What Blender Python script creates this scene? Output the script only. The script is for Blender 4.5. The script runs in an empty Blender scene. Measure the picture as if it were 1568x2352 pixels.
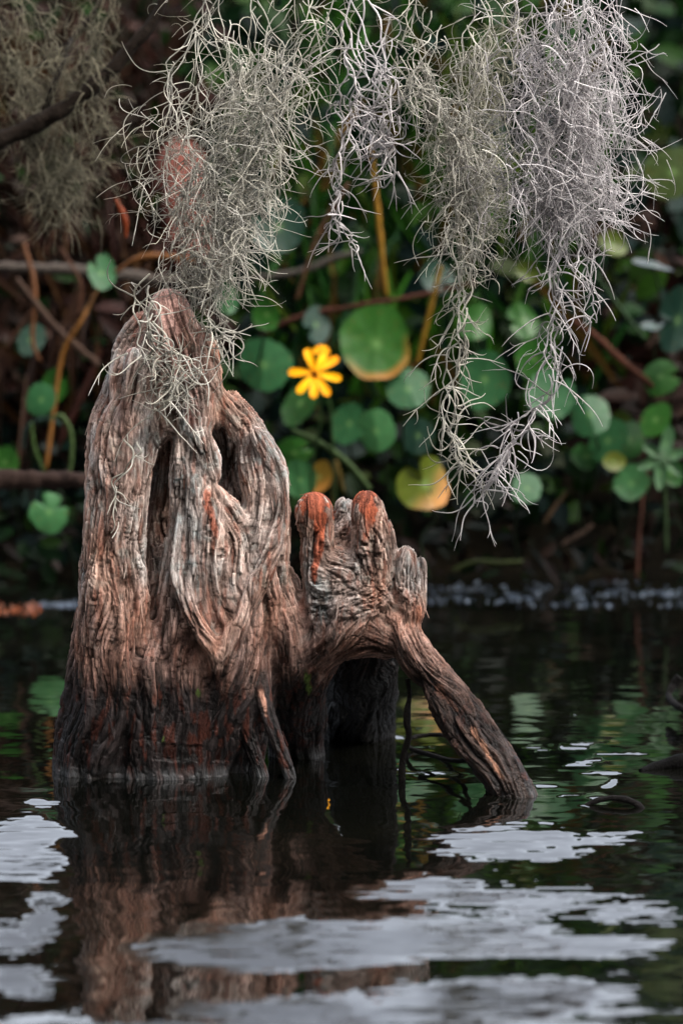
import bpy, math, random
import numpy as np
random.seed(7)
RNG = np.random.default_rng(11)
scn = bpy.context.scene
COL = scn.collection

# ------------------------------------------------------------------ camera model
CAM_H, F, YH, CX, CY = 0.70, 7213.0, 518.0, 784.0, 1176.0     # metres, and the view in units of a 1568 x 2352 frame
TILT = math.atan((CY - YH) / F)
D0 = CAM_H * F / (1790 - YH)                                    # the stump's distance, 3.97 m
S = D0 / F                                                      # metres per unit at the stump
ct, st = math.cos(TILT), math.sin(TILT)

def P(x, y, d):
    """point at forward distance d (world Y) seen at (x, y)"""
    u, v = (x - CX) / F, -(y - CY) / F
    dy = ct + v * st
    dz = -st + v * ct
    k = d / dy
    return np.array([u * k, d, CAM_H + dz * k])

def water_d(y):
    v = -(y - CY) / F
    return CAM_H * (ct + v * st) / (st - v * ct)

# ------------------------------------------------------------------ noise
def _hash(ix, iy, iz, seed):
    h = (ix.astype(np.int64) * 374761393 + iy.astype(np.int64) * 668265263 + iz.astype(np.int64) * 2147483647 + seed * 974711) & 0xFFFFFFFF
    h = ((h ^ (h >> 13)) * 1274126177) & 0xFFFFFFFF
    h = ((h ^ (h >> 15)) * 2246822519) & 0xFFFFFFFF
    return h ^ (h >> 16)

G = np.array([[1,1,0],[-1,1,0],[1,-1,0],[-1,-1,0],[1,0,1],[-1,0,1],[1,0,-1],[-1,0,-1],
              [0,1,1],[0,-1,1],[0,1,-1],[0,-1,-1],[1,1,0],[0,-1,1],[-1,1,0],[0,-1,-1]], float)

def perlin(x, y, z, seed=0):
    x, y, z = np.broadcast_arrays(np.asarray(x, float), np.asarray(y, float), np.asarray(z, float))
    xi, yi, zi = np.floor(x), np.floor(y), np.floor(z)
    xf, yf, zf = x - xi, y - yi, z - zi
    fx, fy, fz = [t * t * t * (t * (t * 6 - 15) + 10) for t in (xf, yf, zf)]
    out = 0
    for a in (0, 1):
        for b in (0, 1):
            for c in (0, 1):
                g = G[_hash(xi + a, yi + b, zi + c, seed) & 15]
                d = g[..., 0] * (xf - a) + g[..., 1] * (yf - b) + g[..., 2] * (zf - c)
                out = out + d * (fx if a else 1 - fx) * (fy if b else 1 - fy) * (fz if c else 1 - fz)
    return out

def fbm(x, y, z, seed=0, o=3):
    r, a = 0, 1.0
    for i in range(o):
        r = r + a * perlin(x * 2 ** i, y * 2 ** i, z * 2 ** i, seed + i * 17)
        a *= 0.5
    return r

def worley(x, y, seed=0):
    """distance gap (F2-F1) and id value of the nearest cell"""
    xi, yi = np.floor(x), np.floor(y)
    f1 = np.full(x.shape, 9.0); f2 = f1.copy(); idv = np.zeros(x.shape)
    for a in (-1, 0, 1):
        for b in (-1, 0, 1):
            h = _hash(xi + a, yi + b, np.zeros_like(xi), seed)
            px = xi + a + 0.1 + 0.8 * (h & 1023) / 1023.0
            py = yi + b + 0.1 + 0.8 * ((h >> 10) & 1023) / 1023.0
            d = np.hypot(px - x, py - y)
            near = d < f1
            f2 = np.where(near, f1, np.minimum(f2, d))
            idv = np.where(near, ((h >> 20) & 1023) / 1023.0, idv)
            f1 = np.where(near, d, f1)
    return f2 - f1, idv

def sstep(a, b, x):
    t = np.clip((x - a) / (b - a), 0, 1)
    return t * t * (3 - 2 * t)

# ------------------------------------------------------------------ object helpers
def new_obj(name, verts, faces, mat, parent=None, smooth=True, attrs=None, color=None):
    me = bpy.data.meshes.new(name)
    verts = np.asarray(verts, np.float32); faces = np.asarray(faces, np.int32)
    k = faces.shape[1]
    me.vertices.add(len(verts)); me.vertices.foreach_set('co', verts.ravel())
    me.loops.add(faces.size); me.loops.foreach_set('vertex_index', faces.ravel())
    me.polygons.add(len(faces))
    me.polygons.foreach_set('loop_start', np.arange(0, faces.size, k, dtype=np.int32))
    me.polygons.foreach_set('loop_total', np.full(len(faces), k, np.int32))
    if smooth:
        me.polygons.foreach_set('use_smooth', np.ones(len(faces), bool))
    for n, a in (attrs or {}).items():
        a = np.asarray(a, np.float32)
        if a.ndim == 1:
            at = me.attributes.new(n, 'FLOAT', 'POINT'); at.data.foreach_set('value', a)
        else:
            at = me.attributes.new(n, 'FLOAT_VECTOR', 'POINT'); at.data.foreach_set('vector', a.ravel())
    me.update(calc_edges=True); me.validate()
    me.materials.append(mat)
    o = bpy.data.objects.new(name, me); COL.objects.link(o)
    if color: o.color = (*color, 1)
    if parent: o.parent = parent
    return o

def tag(o, label=None, cat=None, group=None, kind=None):
    if label: o['label'] = label
    if cat: o['category'] = cat
    if group: o['group'] = group
    if kind: o['kind'] = kind
    return o

def empty(name, loc):
    o = bpy.data.objects.new(name, None); COL.objects.link(o); o.location = loc
    o.empty_display_size = 0.02
    return o

def tubes(pts, rad, sides=4, cap=True):
    """pts (F,M,3), rad (F,M) -> verts, quads"""
    Fn, M, _ = pts.shape
    t = np.gradient(pts, axis=1)
    t /= np.linalg.norm(t, axis=2, keepdims=True) + 1e-12
    ref = np.where(np.abs(t[..., 1:2]) > 0.9, np.array([1., 0, 0]), np.array([0., 1, 0]))
    n = np.cross(t, ref); n /= np.linalg.norm(n, axis=2, keepdims=True) + 1e-12
    b = np.cross(t, n)
    ang = np.arange(sides) * 2 * math.pi / sides
    v = pts[:, :, None, :] + rad[:, :, None, None] * (n[:, :, None, :] * np.cos(ang)[None, None, :, None] + b[:, :, None, :] * np.sin(ang)[None, None, :, None])
    idx = np.arange(Fn * M * sides).reshape(Fn, M, sides)
    a = idx[:, :-1, :]; c = idx[:, 1:, :]
    q = np.stack([a, np.roll(a, -1, 2), np.roll(c, -1, 2), c], -1).reshape(-1, 4)
    return v.reshape(-1, 3), q

def spline(pts, n):
    """Catmull-Rom through rows of pts, n samples"""
    p = np.asarray(pts, float)
    if len(p) == 2:
        s = np.linspace(0, 1, n)[:, None]; return p[0] * (1 - s) + p[1] * s
    q = np.vstack([2 * p[0] - p[1], p, 2 * p[-1] - p[-2]])
    u = np.linspace(0, len(p) - 1 - 1e-9, n); i = u.astype(int); f = (u - i)[:, None]
    p0, p1, p2, p3 = q[i], q[i + 1], q[i + 2], q[i + 3]
    return 0.5 * (2 * p1 + (p2 - p0) * f + (2 * p0 - 5 * p1 + 4 * p2 - p3) * f ** 2 + (3 * p1 - p0 - 3 * p2 + p3) * f ** 3)

# ------------------------------------------------------------------ materials
class NT:
    def __init__(s, name):
        s.m = bpy.data.materials.new(name); s.m.use_nodes = True
        s.t = s.m.node_tree; s.t.nodes.clear()
        s.out = s.n('ShaderNodeOutputMaterial')
    def n(s, typ, **kw):
        nd = s.t.nodes.new(typ)
        for k, v in kw.items():
            if k.startswith('i_'):
                nd.inputs[k[2:].replace('_', ' ')].default_value = v
            else:
                setattr(nd, k, v)
        return nd
    def l(s, a, b): s.t.links.new(a, b)
    def attr(s, name): return s.n('ShaderNodeAttribute', attribute_name=name)
    def noise(s, scale, detail=4, vec=None, rough=0.55):
        nd = s.n('ShaderNodeTexNoise'); nd.inputs['Scale'].default_value = scale
        nd.inputs['Detail'].default_value = detail; nd.inputs['Roughness'].default_value = rough
        if vec: s.l(vec, nd.inputs['Vector'])
        return nd.outputs['Fac']
    def ramp(s, fac, stops):
        r = s.n('ShaderNodeValToRGB'); e = r.color_ramp.elements
        while len(e) < len(stops): e.new(0.5)
        for k, (p, c) in enumerate(stops): e[k].position = p; e[k].color = (*c, 1)
        s.l(fac, r.inputs['Fac']); return r.outputs['Color']
    def mix(s, fac, a, b, mode='MIX'):
        m = s.n('ShaderNodeMix', data_type='RGBA', blend_type=mode)
        for v, i in ((fac, 0), (a, 6), (b, 7)):
            if isinstance(v, (int, float)): m.inputs[i].default_value = v
            elif isinstance(v, tuple): m.inputs[i].default_value = (*v, 1)
            else: s.l(v, m.inputs[i])
        return m.outputs[2]
    def math(s, op, a, b=0.0, clamp=False):
        m = s.n('ShaderNodeMath', operation=op, use_clamp=clamp)
        for v, i in ((a, 0), (b, 1)):
            if isinstance(v, (int, float)): m.inputs[i].default_value = v
            else: s.l(v, m.inputs[i])
        return m.outputs[0]
    def bsdf(s, color, rough=0.7, bump=None, bd=0.002, bs=1.0, spec=0.5, normal=None):
        p = s.n('ShaderNodeBsdfPrincipled')
        if isinstance(color, tuple): p.inputs['Base Color'].default_value = (*color, 1)
        else: s.l(color, p.inputs['Base Color'])
        if isinstance(rough, (int, float)): p.inputs['Roughness'].default_value = rough
        else: s.l(rough, p.inputs['Roughness'])
        p.inputs['Specular IOR Level'].default_value = spec
        if bump is not None:
            b = s.n('ShaderNodeBump'); b.inputs['Distance'].default_value = bd; b.inputs['Strength'].default_value = bs
            s.l(bump, b.inputs['Height']); s.l(b.outputs[0], p.inputs['Normal'])
        return p
    def done(s, sh):
        s.l(sh.outputs[0] if hasattr(sh, 'outputs') else sh, s.out.inputs['Surface']); return s.m

def m_bark():
    n = NT('cypress_bark')
    tc = n.n('ShaderNodeTexCoord')
    mp = n.n('ShaderNodeMapping'); mp.inputs['Scale'].default_value = (1, 1, 0.3); n.l(tc.outputs['Object'], mp.inputs['Vector'])
    col = n.attr('tint').outputs['Vector']
    f = n.noise(420, 4, mp.outputs[0], 0.65)
    c = n.mix(0.55, col, n.ramp(f, [(0.3, (0.2, 0.18, 0.17)), (0.52, (0.5, 0.5, 0.5)), (0.75, (0.9, 0.9, 0.9))]), 'OVERLAY')
    wet = n.attr('wet').outputs['Fac']
    rough = n.math('SUBTRACT', 0.85, n.math('MULTIPLY', wet, 0.5))
    p = n.bsdf(c, rough, f, 0.0022, 1.0, 0.2)
    return n.done(p)

def m_moss():
    n = NT('spanish_moss')
    c = n.attr('tint').outputs['Vector']
    p = n.bsdf(c, 0.8, spec=0.25)
    tr = n.n('ShaderNodeBsdfTranslucent'); n.l(c, tr.inputs['Color'])
    mx = n.n('ShaderNodeMixShader'); mx.inputs[0].default_value = 0.38
    n.l(p.outputs[0], mx.inputs[1]); n.l(tr.outputs[0], mx.inputs[2])
    return n.done(mx)

def m_leaf():
    """pennywort blade: the object's own colour, pale centre and veins, an ageing rim"""
    n = NT('pennywort_blade')
    oi = n.n('ShaderNodeObjectInfo')
    tc = n.n('ShaderNodeTexCoord')
    ns = n.noise(60, 4, tc.outputs['Object'])
    c = n.mix(0.5, oi.outputs['Color'], n.ramp(ns, [(0.3, (0.3, 0.3, 0.3)), (0.7, (0.7, 0.7, 0.7))]), 'OVERLAY')
    c = n.mix(n.math('MULTIPLY', n.attr('vein').outputs['Fac'], 0.5, True), c, (0.15, 0.26, 0.08))
    sp = n.noise(170, 2, tc.outputs['Object'])
    c = n.mix(n.ramp(sp, [(0.66, (0, 0, 0)), (0.70, (0.8, 0.8, 0.8))]), c, (0.10, 0.055, 0.015))
    c = n.mix(n.attr('rim').outputs['Fac'], c, (0.26, 0.11, 0.02))
    p = n.bsdf(c, 0.45, ns, 0.003, 0.3, 0.2)
    tr = n.n('ShaderNodeBsdfTranslucent'); n.l(c, tr.inputs['Color'])
    mx = n.n('ShaderNodeMixShader'); mx.inputs[0].default_value = 0.22
    n.l(p.outputs[0], mx.inputs[1]); n.l(tr.outputs[0], mx.inputs[2])
    return n.done(mx)

def m_tint(name, rough=0.6, trans=0.2, scale=80, spec=0.4):
    n = NT(name)
    tc = n.n('ShaderNodeTexCoord')
    ns = n.noise(scale, 3, tc.outputs['Object'])
    c = n.mix(0.5, n.attr('tint').outputs['Vector'], n.ramp(ns, [(0.3, (0.28, 0.28, 0.28)), (0.7, (0.72, 0.72, 0.72))]), 'OVERLAY')
    p = n.bsdf(c, rough, ns, 0.003, 0.4, 0.06)
    if not trans: return n.done(p)
    tr = n.n('ShaderNodeBsdfTranslucent'); n.l(c, tr.inputs['Color'])
    mx = n.n('ShaderNodeMixShader'); mx.inputs[0].default_value = trans
    n.l(p.outputs[0], mx.inputs[1]); n.l(tr.outputs[0], mx.inputs[2])
    return n.done(mx)

def m_objcol(name, rough=0.6, scale=150, stretch=(1, 1, 1), bd=0.003, trans=0.0, dark=0.25, spec=0.1):
    n = NT(name)
    oi = n.n('ShaderNodeObjectInfo'); tc = n.n('ShaderNodeTexCoord')
    mp = n.n('ShaderNodeMapping'); mp.inputs['Scale'].default_value = stretch; n.l(tc.outputs['Object'], mp.inputs['Vector'])
    ns = n.noise(scale, 5, mp.outputs[0], 0.65)
    c = n.mix(0.7, oi.outputs['Color'], n.ramp(ns, [(0.3, (dark,) * 3), (0.7, (0.75,) * 3)]), 'OVERLAY')
    p = n.bsdf(c, rough, ns, bd, 0.8, spec)
    if not trans: return n.done(p)
    tr = n.n('ShaderNodeBsdfTranslucent'); n.l(c, tr.inputs['Color'])
    mx = n.n('ShaderNodeMixShader'); mx.inputs[0].default_value = trans
    n.l(p.outputs[0], mx.inputs[1]); n.l(tr.outputs[0], mx.inputs[2])
    return n.done(mx)

def m_soil():
    n = NT('bank_soil')
    tc = n.n('ShaderNodeTexCoord')
    ns = n.noise(14, 8, tc.outputs['Object'], 0.65)
    c = n.ramp(ns, [(0.3, (0.002, 0.002, 0.002)), (0.6, (0.007, 0.006, 0.004)), (0.8, (0.016, 0.011, 0.007))])
    return n.done(n.bsdf(c, 1.0, ns, 0.03, 1.0, 0.0))

def m_water():
    n = NT('dark_swamp_water')
    geo = n.n('ShaderNodeNewGeometry'); tc = n.n('ShaderNodeTexCoord')
    sl = n.attr('slope').outputs['Vector']
    rf = n.attr('ruffle').outputs['Fac']
    mp = n.n('ShaderNodeMapping'); mp.inputs['Scale'].default_value = (0.3, 1.0, 1); n.l(tc.outputs['Object'], mp.inputs['Vector'])
    def nz(scale, off):
        m2 = n.n('ShaderNodeVectorMath', operation='ADD'); n.l(mp.outputs[0], m2.inputs[0]); m2.inputs[1].default_value = (off, off * 1.7, 0)
        t = n.n('ShaderNodeTexNoise'); t.inputs['Scale'].default_value = scale; t.inputs['Detail'].default_value = 2
        n.l(m2.outputs[0], t.inputs['Vector'])
        v = n.n('ShaderNodeVectorMath', operation='SUBTRACT'); n.l(t.outputs['Color'], v.inputs[0]); v.inputs[1].default_value = (.5, .5, .5)
        return v.outputs[0]
    def sc(v, k):
        m = n.n('ShaderNodeVectorMath', operation='SCALE'); n.l(v, m.inputs[0])
        if isinstance(k, float): m.inputs['Scale'].default_value = k
        else: n.l(k, m.inputs['Scale'])
        return m.outputs[0]
    def add(a, b, op='ADD'):
        m = n.n('ShaderNodeVectorMath', operation=op); n.l(a, m.inputs[0]); n.l(b, m.inputs[1]); return m.outputs[0]
    w = add(sc(nz(9, 0), 0.05), sc(nz(55, 3.1), 0.045))
    w = add(w, sc(nz(160, 5.3), n.math('MULTIPLY', rf, 1.0)))
    flat = n.n('ShaderNodeVectorMath', operation='MULTIPLY'); n.l(w, flat.inputs[0]); flat.inputs[1].default_value = (1, 1, 0)
    nn = add(add(geo.outputs['Normal'], sl, 'SUBTRACT'), flat.outputs[0])
    nrm = n.n('ShaderNodeVectorMath', operation='NORMALIZE'); n.l(nn, nrm.inputs[0])
    ns = n.noise(3, 3, tc.outputs['Object'])
    c = n.ramp(ns, [(0.35, (0.0008, 0.001, 0.0008)), (0.7, (0.003, 0.003, 0.002))])
    p = n.bsdf(c, 0.03, spec=0.5)
    p.inputs['IOR'].default_value = WATER_IOR
    n.l(nrm.outputs[0], p.inputs['Normal'])
    return n.done(p)

WATER_IOR = 1.95
BARK, MOSS, LEAF = m_bark(), m_moss(), m_leaf()
GREENS = m_tint('undergrowth_leaves', 0.5, 0.2)
STEM = m_objcol('plant_stem', 0.55, 120, (1, 1, 0.3))
WOOD = m_objcol('dead_wood', 0.85, 160, (1, 1, 1), 0.006)
PETAL = m_objcol('petal', 0.5, 60, (1, 1, 1), 0.001, 0.25, 0.4)
SOIL, WATER = m_soil(), m_water()

# ------------------------------------------------------------------ the cypress stump: strands -> distance field -> surface
STRANDS = [
 # x, y, depth offset (away), radius, in view units
 [(392,750,30,48),(400,850,80,80),(410,1000,170,90),(420,1200,200,105),(420,1400,170,130),(400,1600,120,165),(385,1790,110,182),(380,1900,110,188)],
 [(384,715,10,46),(368,790,5,60),(335,890,5,60),(292,1000,0,70),(272,1150,-5,72),(264,1300,0,76),(262,1450,10,84),(260,1560,25,92),(248,1660,35,98),(235,1770,50,104),(230,1880,60,110)],
 [(302,785,90,12),(286,850,90,26),(268,920,90,36),(247,1000,90,48),(242,1200,90,54),(236,1400,90,60),(216,1600,90,68),(197,1770,95,75),(190,1880,95,78)],
 [(388,706,0,46),(408,780,-5,60),(430,870,-5,54),(440,960,-5,52),(428,1015,0,38)],
 [(338,752,30,40),(318,810,34,52),(310,890,30,62),(335,950,16,62),(352,990,8,44)],
 [(450,850,18,48),(486,915,30,40),(500,950,60,34)],
 [(700,1500,62,58),(770,1468,32,60),(850,1455,26,56),(900,1468,20,46)],
 [(446,775,20,42),(468,850,25,46),(488,950,40,40)],
 [(432,1035,-10,38),(440,1120,-15,50),(446,1250,-5,62),(445,1400,15,84),(440,1530,15,84),(422,1650,25,82),(402,1780,45,82),(395,1880,50,88)],
 [(450,985,-18,32),(466,1045,-30,33),(486,1102,-28,18)],
 [(420,985,-10,26),(385,985,-5,22),(350,1010,-8,22),(330,1060,-8,22)],
 [(468,870,20,28),(508,925,35,30),(552,975,45,34),(592,1040,45,38)],
 [(470,900,100,40),(530,1000,150,55),(550,1120,150,62),(560,1250,110,66)],
 [(532,905,60,12),(556,945,50,24),(580,1005,40,38),(604,1080,30,58),(609,1180,20,60),(600,1280,20,70),(590,1400,40,76),(585,1500,70,76),(560,1620,80,70),(530,1780,90,70)],
 [(487,1145,-28,30),(520,1205,-12,50),(550,1265,0,58),(542,1400,5,76),(528,1550,10,72),(500,1680,30,62),(468,1800,50,58),(450,1880,50,58)],
 [(486,1142,-34,32),(486,1200,-26,46),(490,1280,-18,52),(500,1360,-6,54)],
 [(592,1500,20,30),(606,1620,-5,22),(636,1710,-25,17),(666,1785,-40,17),(690,1850,-50,18)],
 [(560,1560,15,32),(572,1670,0,24),(598,1770,-20,20),(612,1850,-30,22)],
 [(640,1470,80,76),(660,1600,170,72),(680,1700,260,64),(692,1800,300,66)],
 [(640,1330,40,40),(655,1420,50,62),(672,1500,70,70),(684,1580,130,66),(690,1660,210,62)],
 [(768,1290,35,50),(796,1345,20,68),(786,1430,20,74)],
 [(790,1385,30,60),(850,1428,25,52),(912,1462,20,44)],
 [(720,1174,20,46),(724,1212,20,40),(728,1270,20,42),(738,1330,20,44),(752,1400,20,58),(740,1470,35,60),(705,1550,80,56),(690,1620,140,50)],
 [(792,1165,90,20),(786,1230,80,34),(785,1310,50,46),(800,1400,30,50)],
 [(844,1158,20,34),(850,1200,15,44),(858,1250,15,52),(848,1310,10,58),(825,1380,0,62),(790,1440,5,62),(742,1490,30,54)],
 [(934,1276,10,24),(932,1330,10,29),(940,1400,5,36),(930,1455,10,42)],
 [(964,1292,40,16),(964,1340,35,17),(956,1400,30,24)],
 [(900,1330,25,16),(890,1380,20,34),(880,1440,25,46)],
 [(922,1440,10,42),(952,1500,-20,50),(1002,1562,-70,46),(1062,1650,-130,56),(1122,1735,-190,56),(1170,1810,-240,50),(1195,1880,-270,48)],
 [(845,1470,110,48),(835,1530,300,76),(826,1620,480,82),(818,1710,560,84),(812,1810,600,88)],
 [(1185,1745,-235,9),(1208,1800,-268,11),(1226,1850,-285,9)],
 [(310,820,-45,22),(300,950,-52,24),(270,1120,-55,26),(255,1300,-48,26),(280,1450,-50,30),(270,1600,-45,34),(215,1790,-28,36),(200,1880,-20,36)],
 [(352,1440,0,18),(348,1500,-20,26),(345,1560,-40,36),(330,1680,-38,38),(320,1800,-35,38),(318,1880,-35,38)],
 [(420,1180,-40,18),(412,1300,-48,22),(450,1420,-62,26),(500,1520,-55,28),(490,1640,-28,28),(440,1800,-28,30),(430,1880,-28,30)],
 [(590,1000,-10,20),(630,1080,-15,22),(640,1180,-25,22),(615,1290,-44,24),(560,1400,-62,26),(520,1500,-60,28),(505,1600,-40,26)],
]
VOX = 0.0027
LEGI = [i for i, s_ in enumerate(STRANDS) if s_[0][:2] == (922, 1440)][0]

def build_stump():
    segs = []
    strands = []
    for s in STRANDS:
        p = np.array(s, float)
        q = spline(p, max(8, 5 * len(p)))
        pos = np.array([P(a, b, D0 + c * S) for a, b, c, r in q])
        rad = q[:, 3] * S * pos[:, 1] / D0
        strands.append((pos, rad))
    allp = np.concatenate([a for a, b in strands]); allr = np.concatenate([b for a, b in strands])
    lo = (allp - allr[:, None]).min(0) - 0.02; hi = (allp + allr[:, None]).max(0) + 0.02
    lo[2] = -0.05
    dim = np.ceil((hi - lo) / VOX).astype(int)
    K = 0.008
    field = np.full(dim, 1e3, np.float32)
    def seg_d(X, pos, rad):
        """distance to a tapered polyline plus arc coordinate; X (N,3)"""
        best = np.full(len(X), 1e9); arc = np.zeros(len(X)); foot = np.zeros_like(X); tan = np.zeros_like(X)
        tg = np.gradient(pos, axis=0); tg /= np.linalg.norm(tg, axis=1, keepdims=True)
        L = 0
        for i in range(len(pos) - 1):
            a, b = pos[i], pos[i + 1]; ab = b - a; l = np.linalg.norm(ab)
            t = np.clip((X - a) @ ab / (l * l), 0, 1)
            f = a + t[:, None] * ab
            d = np.linalg.norm(X - f, axis=1) - (rad[i] * (1 - t) + rad[i + 1] * t)
            m = d < best
            best = np.where(m, d, best); arc = np.where(m, L + t * l, arc); foot[m] = f[m]; tan[m] = (tg[i] * (1 - t[:, None]) + tg[i + 1] * t[:, None])[m]
            L += l
        return best, arc, foot, tan / (np.linalg.norm(tan, axis=1, keepdims=True) + 1e-9)
    for pos, rad in strands:
        for i in range(0, len(pos) - 1):
            # per-segment evaluation limited to its own box
            a, b = pos[i], pos[i + 1]; m = max(rad[i], rad[i + 1]) + 0.03
            i0 = np.clip(((np.minimum(a, b) - m - lo) / VOX).astype(int), 0, dim - 1)
            i1 = np.clip(((np.maximum(a, b) + m - lo) / VOX).astype(int) + 1, 1, dim)
            if (i1 <= i0).any(): continue
            xs = [lo[k] + (np.arange(i0[k], i1[k])) * VOX for k in range(3)]
            ab = b - a; l2 = (ab @ ab)
            dx = xs[0][:, None, None] - a[0]; dy = xs[1][None, :, None] - a[1]; dz = xs[2][None, None, :] - a[2]
            t = np.clip((dx * ab[0] + dy * ab[1] + dz * ab[2]) / l2, 0, 1)
            d = np.sqrt((dx - t * ab[0]) ** 2 + (dy - t * ab[1]) ** 2 + (dz - t * ab[2]) ** 2) - (rad[i] + (rad[i + 1] - rad[i]) * t)
            sub = field[i0[0]:i1[0], i0[1]:i1[1], i0[2]:i1[2]]
            # segments of one strand join hard, strands join smoothly (K differs)
            k = K
            h = np.clip(0.5 + 0.5 * (sub - d) / k, 0, 1)
            sub[...] = sub * (1 - h) + d * h - k * h * (1 - h) * 0.55
    # surface nets
    neg = field < 0
    c = np.zeros([x - 1 for x in dim], np.uint8)
    for a in (0, 1):
        for b in (0, 1):
            for e in (0, 1):
                c += neg[a:dim[0] - 1 + a, b:dim[1] - 1 + b, e:dim[2] - 1 + e]
    act = (c > 0) & (c < 8)
    ix = np.argwhere(act)
    vid = -np.ones(act.shape, np.int64); vid[act] = np.arange(len(ix))
    acc = np.zeros((len(ix), 3)); cnt = np.zeros(len(ix))
    corners = [(a, b, e) for a in (0, 1) for b in (0, 1) for e in (0, 1)]
    for A in corners:
        for ax in range(3):
            if A[ax]: continue
            B = list(A); B[ax] = 1
            fa = field[ix[:, 0] + A[0], ix[:, 1] + A[1], ix[:, 2] + A[2]].astype(float)
            fb = field[ix[:, 0] + B[0], ix[:, 1] + B[1], ix[:, 2] + B[2]].astype(float)
            m = (fa < 0) != (fb < 0)
            t = np.where(m, fa / np.where(m, fa - fb, 1), 0)
            p = np.tile(np.array(A, float), (len(ix), 1)); p[:, ax] = t
            acc[m] += p[m]; cnt[m] += 1
    verts = lo + (ix + acc / cnt[:, None]) * VOX
    faces = []
    for ax in range(3):
        o1, o2 = [(1, 2), (2, 0), (0, 1)][ax]
        n0 = neg; sl0 = [slice(None)] * 3; sl1 = [slice(None)] * 3
        sl0[ax] = slice(0, dim[ax] - 1); sl1[ax] = slice(1, dim[ax])
        e = n0[tuple(sl0)] != n0[tuple(sl1)]
        ei = np.argwhere(e)
        ok = (ei[:, o1] > 0) & (ei[:, o2] > 0) & (ei[:, o1] < dim[o1] - 1) & (ei[:, o2] < dim[o2] - 1)
        ei = ei[ok]
        inside = n0[ei[:, 0], ei[:, 1], ei[:, 2]]
        q = []
        for d1, d2 in ((1, 1), (0, 1), (0, 0), (1, 0)):
            j = ei.copy(); j[:, o1] -= d1; j[:, o2] -= d2
            q.append(vid[j[:, 0], j[:, 1], j[:, 2]])
        q = np.stack(q, 1)
        q[~inside] = q[~inside][:, ::-1]
        faces.append(q)
    faces = np.concatenate(faces)
    faces = faces[(faces >= 0).all(1)]
    # one linear subdivision
    e = np.stack([faces, np.roll(faces, -1, 1)], -1).reshape(-1, 2)
    es = np.sort(e, 1); key = es[:, 0] * len(verts) + es[:, 1]
    uk, inv = np.unique(key, return_inverse=True)
    em = (verts[uk // len(verts)] + verts[uk % len(verts)]) / 2
    fc = verts[faces].mean(1)
    nv, ne = len(verts), len(em)
    em_i = (inv + nv).reshape(-1, 4); fc_i = np.arange(len(faces)) + nv + ne
    v2 = np.concatenate([verts, em, fc])
    f2 = np.concatenate([np.stack([faces[:, k], em_i[:, k], fc_i, em_i[:, k - 1]], 1) for k in range(4)])
    # smooth a little
    def vnormals(v, f):
        n = np.cross(v[f[:, 2]] - v[f[:, 0]], v[f[:, 3]] - v[f[:, 1]])
        out = np.zeros_like(v)
        for k in range(3):
            for j in range(4):
                out[:, k] += np.bincount(f[:, j], n[:, k], len(v))
        return out / (np.linalg.norm(out, axis=1, keepdims=True) + 1e-12)
    for _ in range(3):
        s = np.zeros_like(v2); cn = np.zeros(len(v2))
        for j in range(4):
            for m in (1, 3):
                jj = (j + m) % 4
                for k in range(3): s[:, k] += np.bincount(f2[:, j], v2[f2[:, jj], k], len(v2))
                cn += np.bincount(f2[:, j], minlength=len(v2))
        v2 = 0.4 * v2 + 0.6 * s / cn[:, None]
    nrm = vnormals(v2, f2)
    # orientation check: normals should point out of the solid
    N = len(v2)
    # weights and grain coordinates per strand
    near_d = np.full(N, 1e3); near_t = np.tile(np.array([0.0, 0, -1.0]), (N, 1))
    dist = np.full((N, len(strands)), 1e3, np.float32); A = np.zeros((N, len(strands)), np.float32); C = np.zeros((N, len(strands)), np.float32)
    for si, (pos, rad) in enumerate(strands):
        m = ((v2 > (pos - rad[:, None]).min(0) - 0.03) & (v2 < (pos + rad[:, None]).max(0) + 0.03)).all(1)
        idx = np.nonzero(m)[0]
        if not len(idx): continue
        d, arc, foot, tan = seg_d(v2[idx], pos, rad)
        r = v2[idx] - foot
        e1 = np.array([0.0, -1.0, 0.0]) + tan * tan[:, 1:2]; e1 /= np.linalg.norm(e1, axis=1, keepdims=True) + 1e-9
        e2 = np.cross(tan, e1) * -1
        ang = np.arctan2((r * e2).sum(1), (r * e1).sum(1))
        nb = d < near_d[idx]; near_d[idx[nb]] = d[nb]; near_t[idx[nb]] = tan[nb]
        dist[idx, si] = d; A[idx, si] = ang * rad.mean(); C[idx, si] = arc + pos[0][2]
    dmin = dist.min(1)
    W = np.exp(-(dist - dmin[:, None]) / 0.0035); W[dist > 1] = 0
    W /= W.sum(1, keepdims=True)
    disp = np.zeros(N); crack = np.zeros(N); tone = np.zeros(N); plate = np.zeros(N)
    px = v2 / S                                   # view units
    sw = fbm(px[:, 0] / 130, px[:, 1] / 130, px[:, 2] / 190, 5, 1)      # swirl shared by all strands
    knees = sstep(660, 720, px[:, 0] + CX) * sstep(330, 470, px[:, 2]) * (1 - sstep(930, 1000, px[:, 0] + CX))
    for si in range(len(strands)):
        idx = np.nonzero(W[:, si] > 0.02)[0]
        if not len(idx): continue
        a = A[idx, si] / S; c_ = C[idx, si] / S; sd = si * 31.7; kn = knees[idx]
        wob = 34 * sw[idx] * (1 + 1.5 * kn) + 9 * perlin(a / 60, c_ / 130, sd, 3) + 22 * kn * perlin(a / 45, c_ / 60, sd, 4)
        a2 = a + wob; c2 = c_ + (14 + 26 * kn) * perlin(a / 34, c_ / 80, sd, 9)
        st_ = 1 - 0.55 * kn
        n1 = perlin(a2 / 52, c2 / (260 * st_), sd, 21)
        n2 = perlin(a2 / 17, c2 / (120 * st_), sd, 22)
        n3 = perlin(a2 / 7.5, c2 / (60 * st_), sd, 23)
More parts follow.
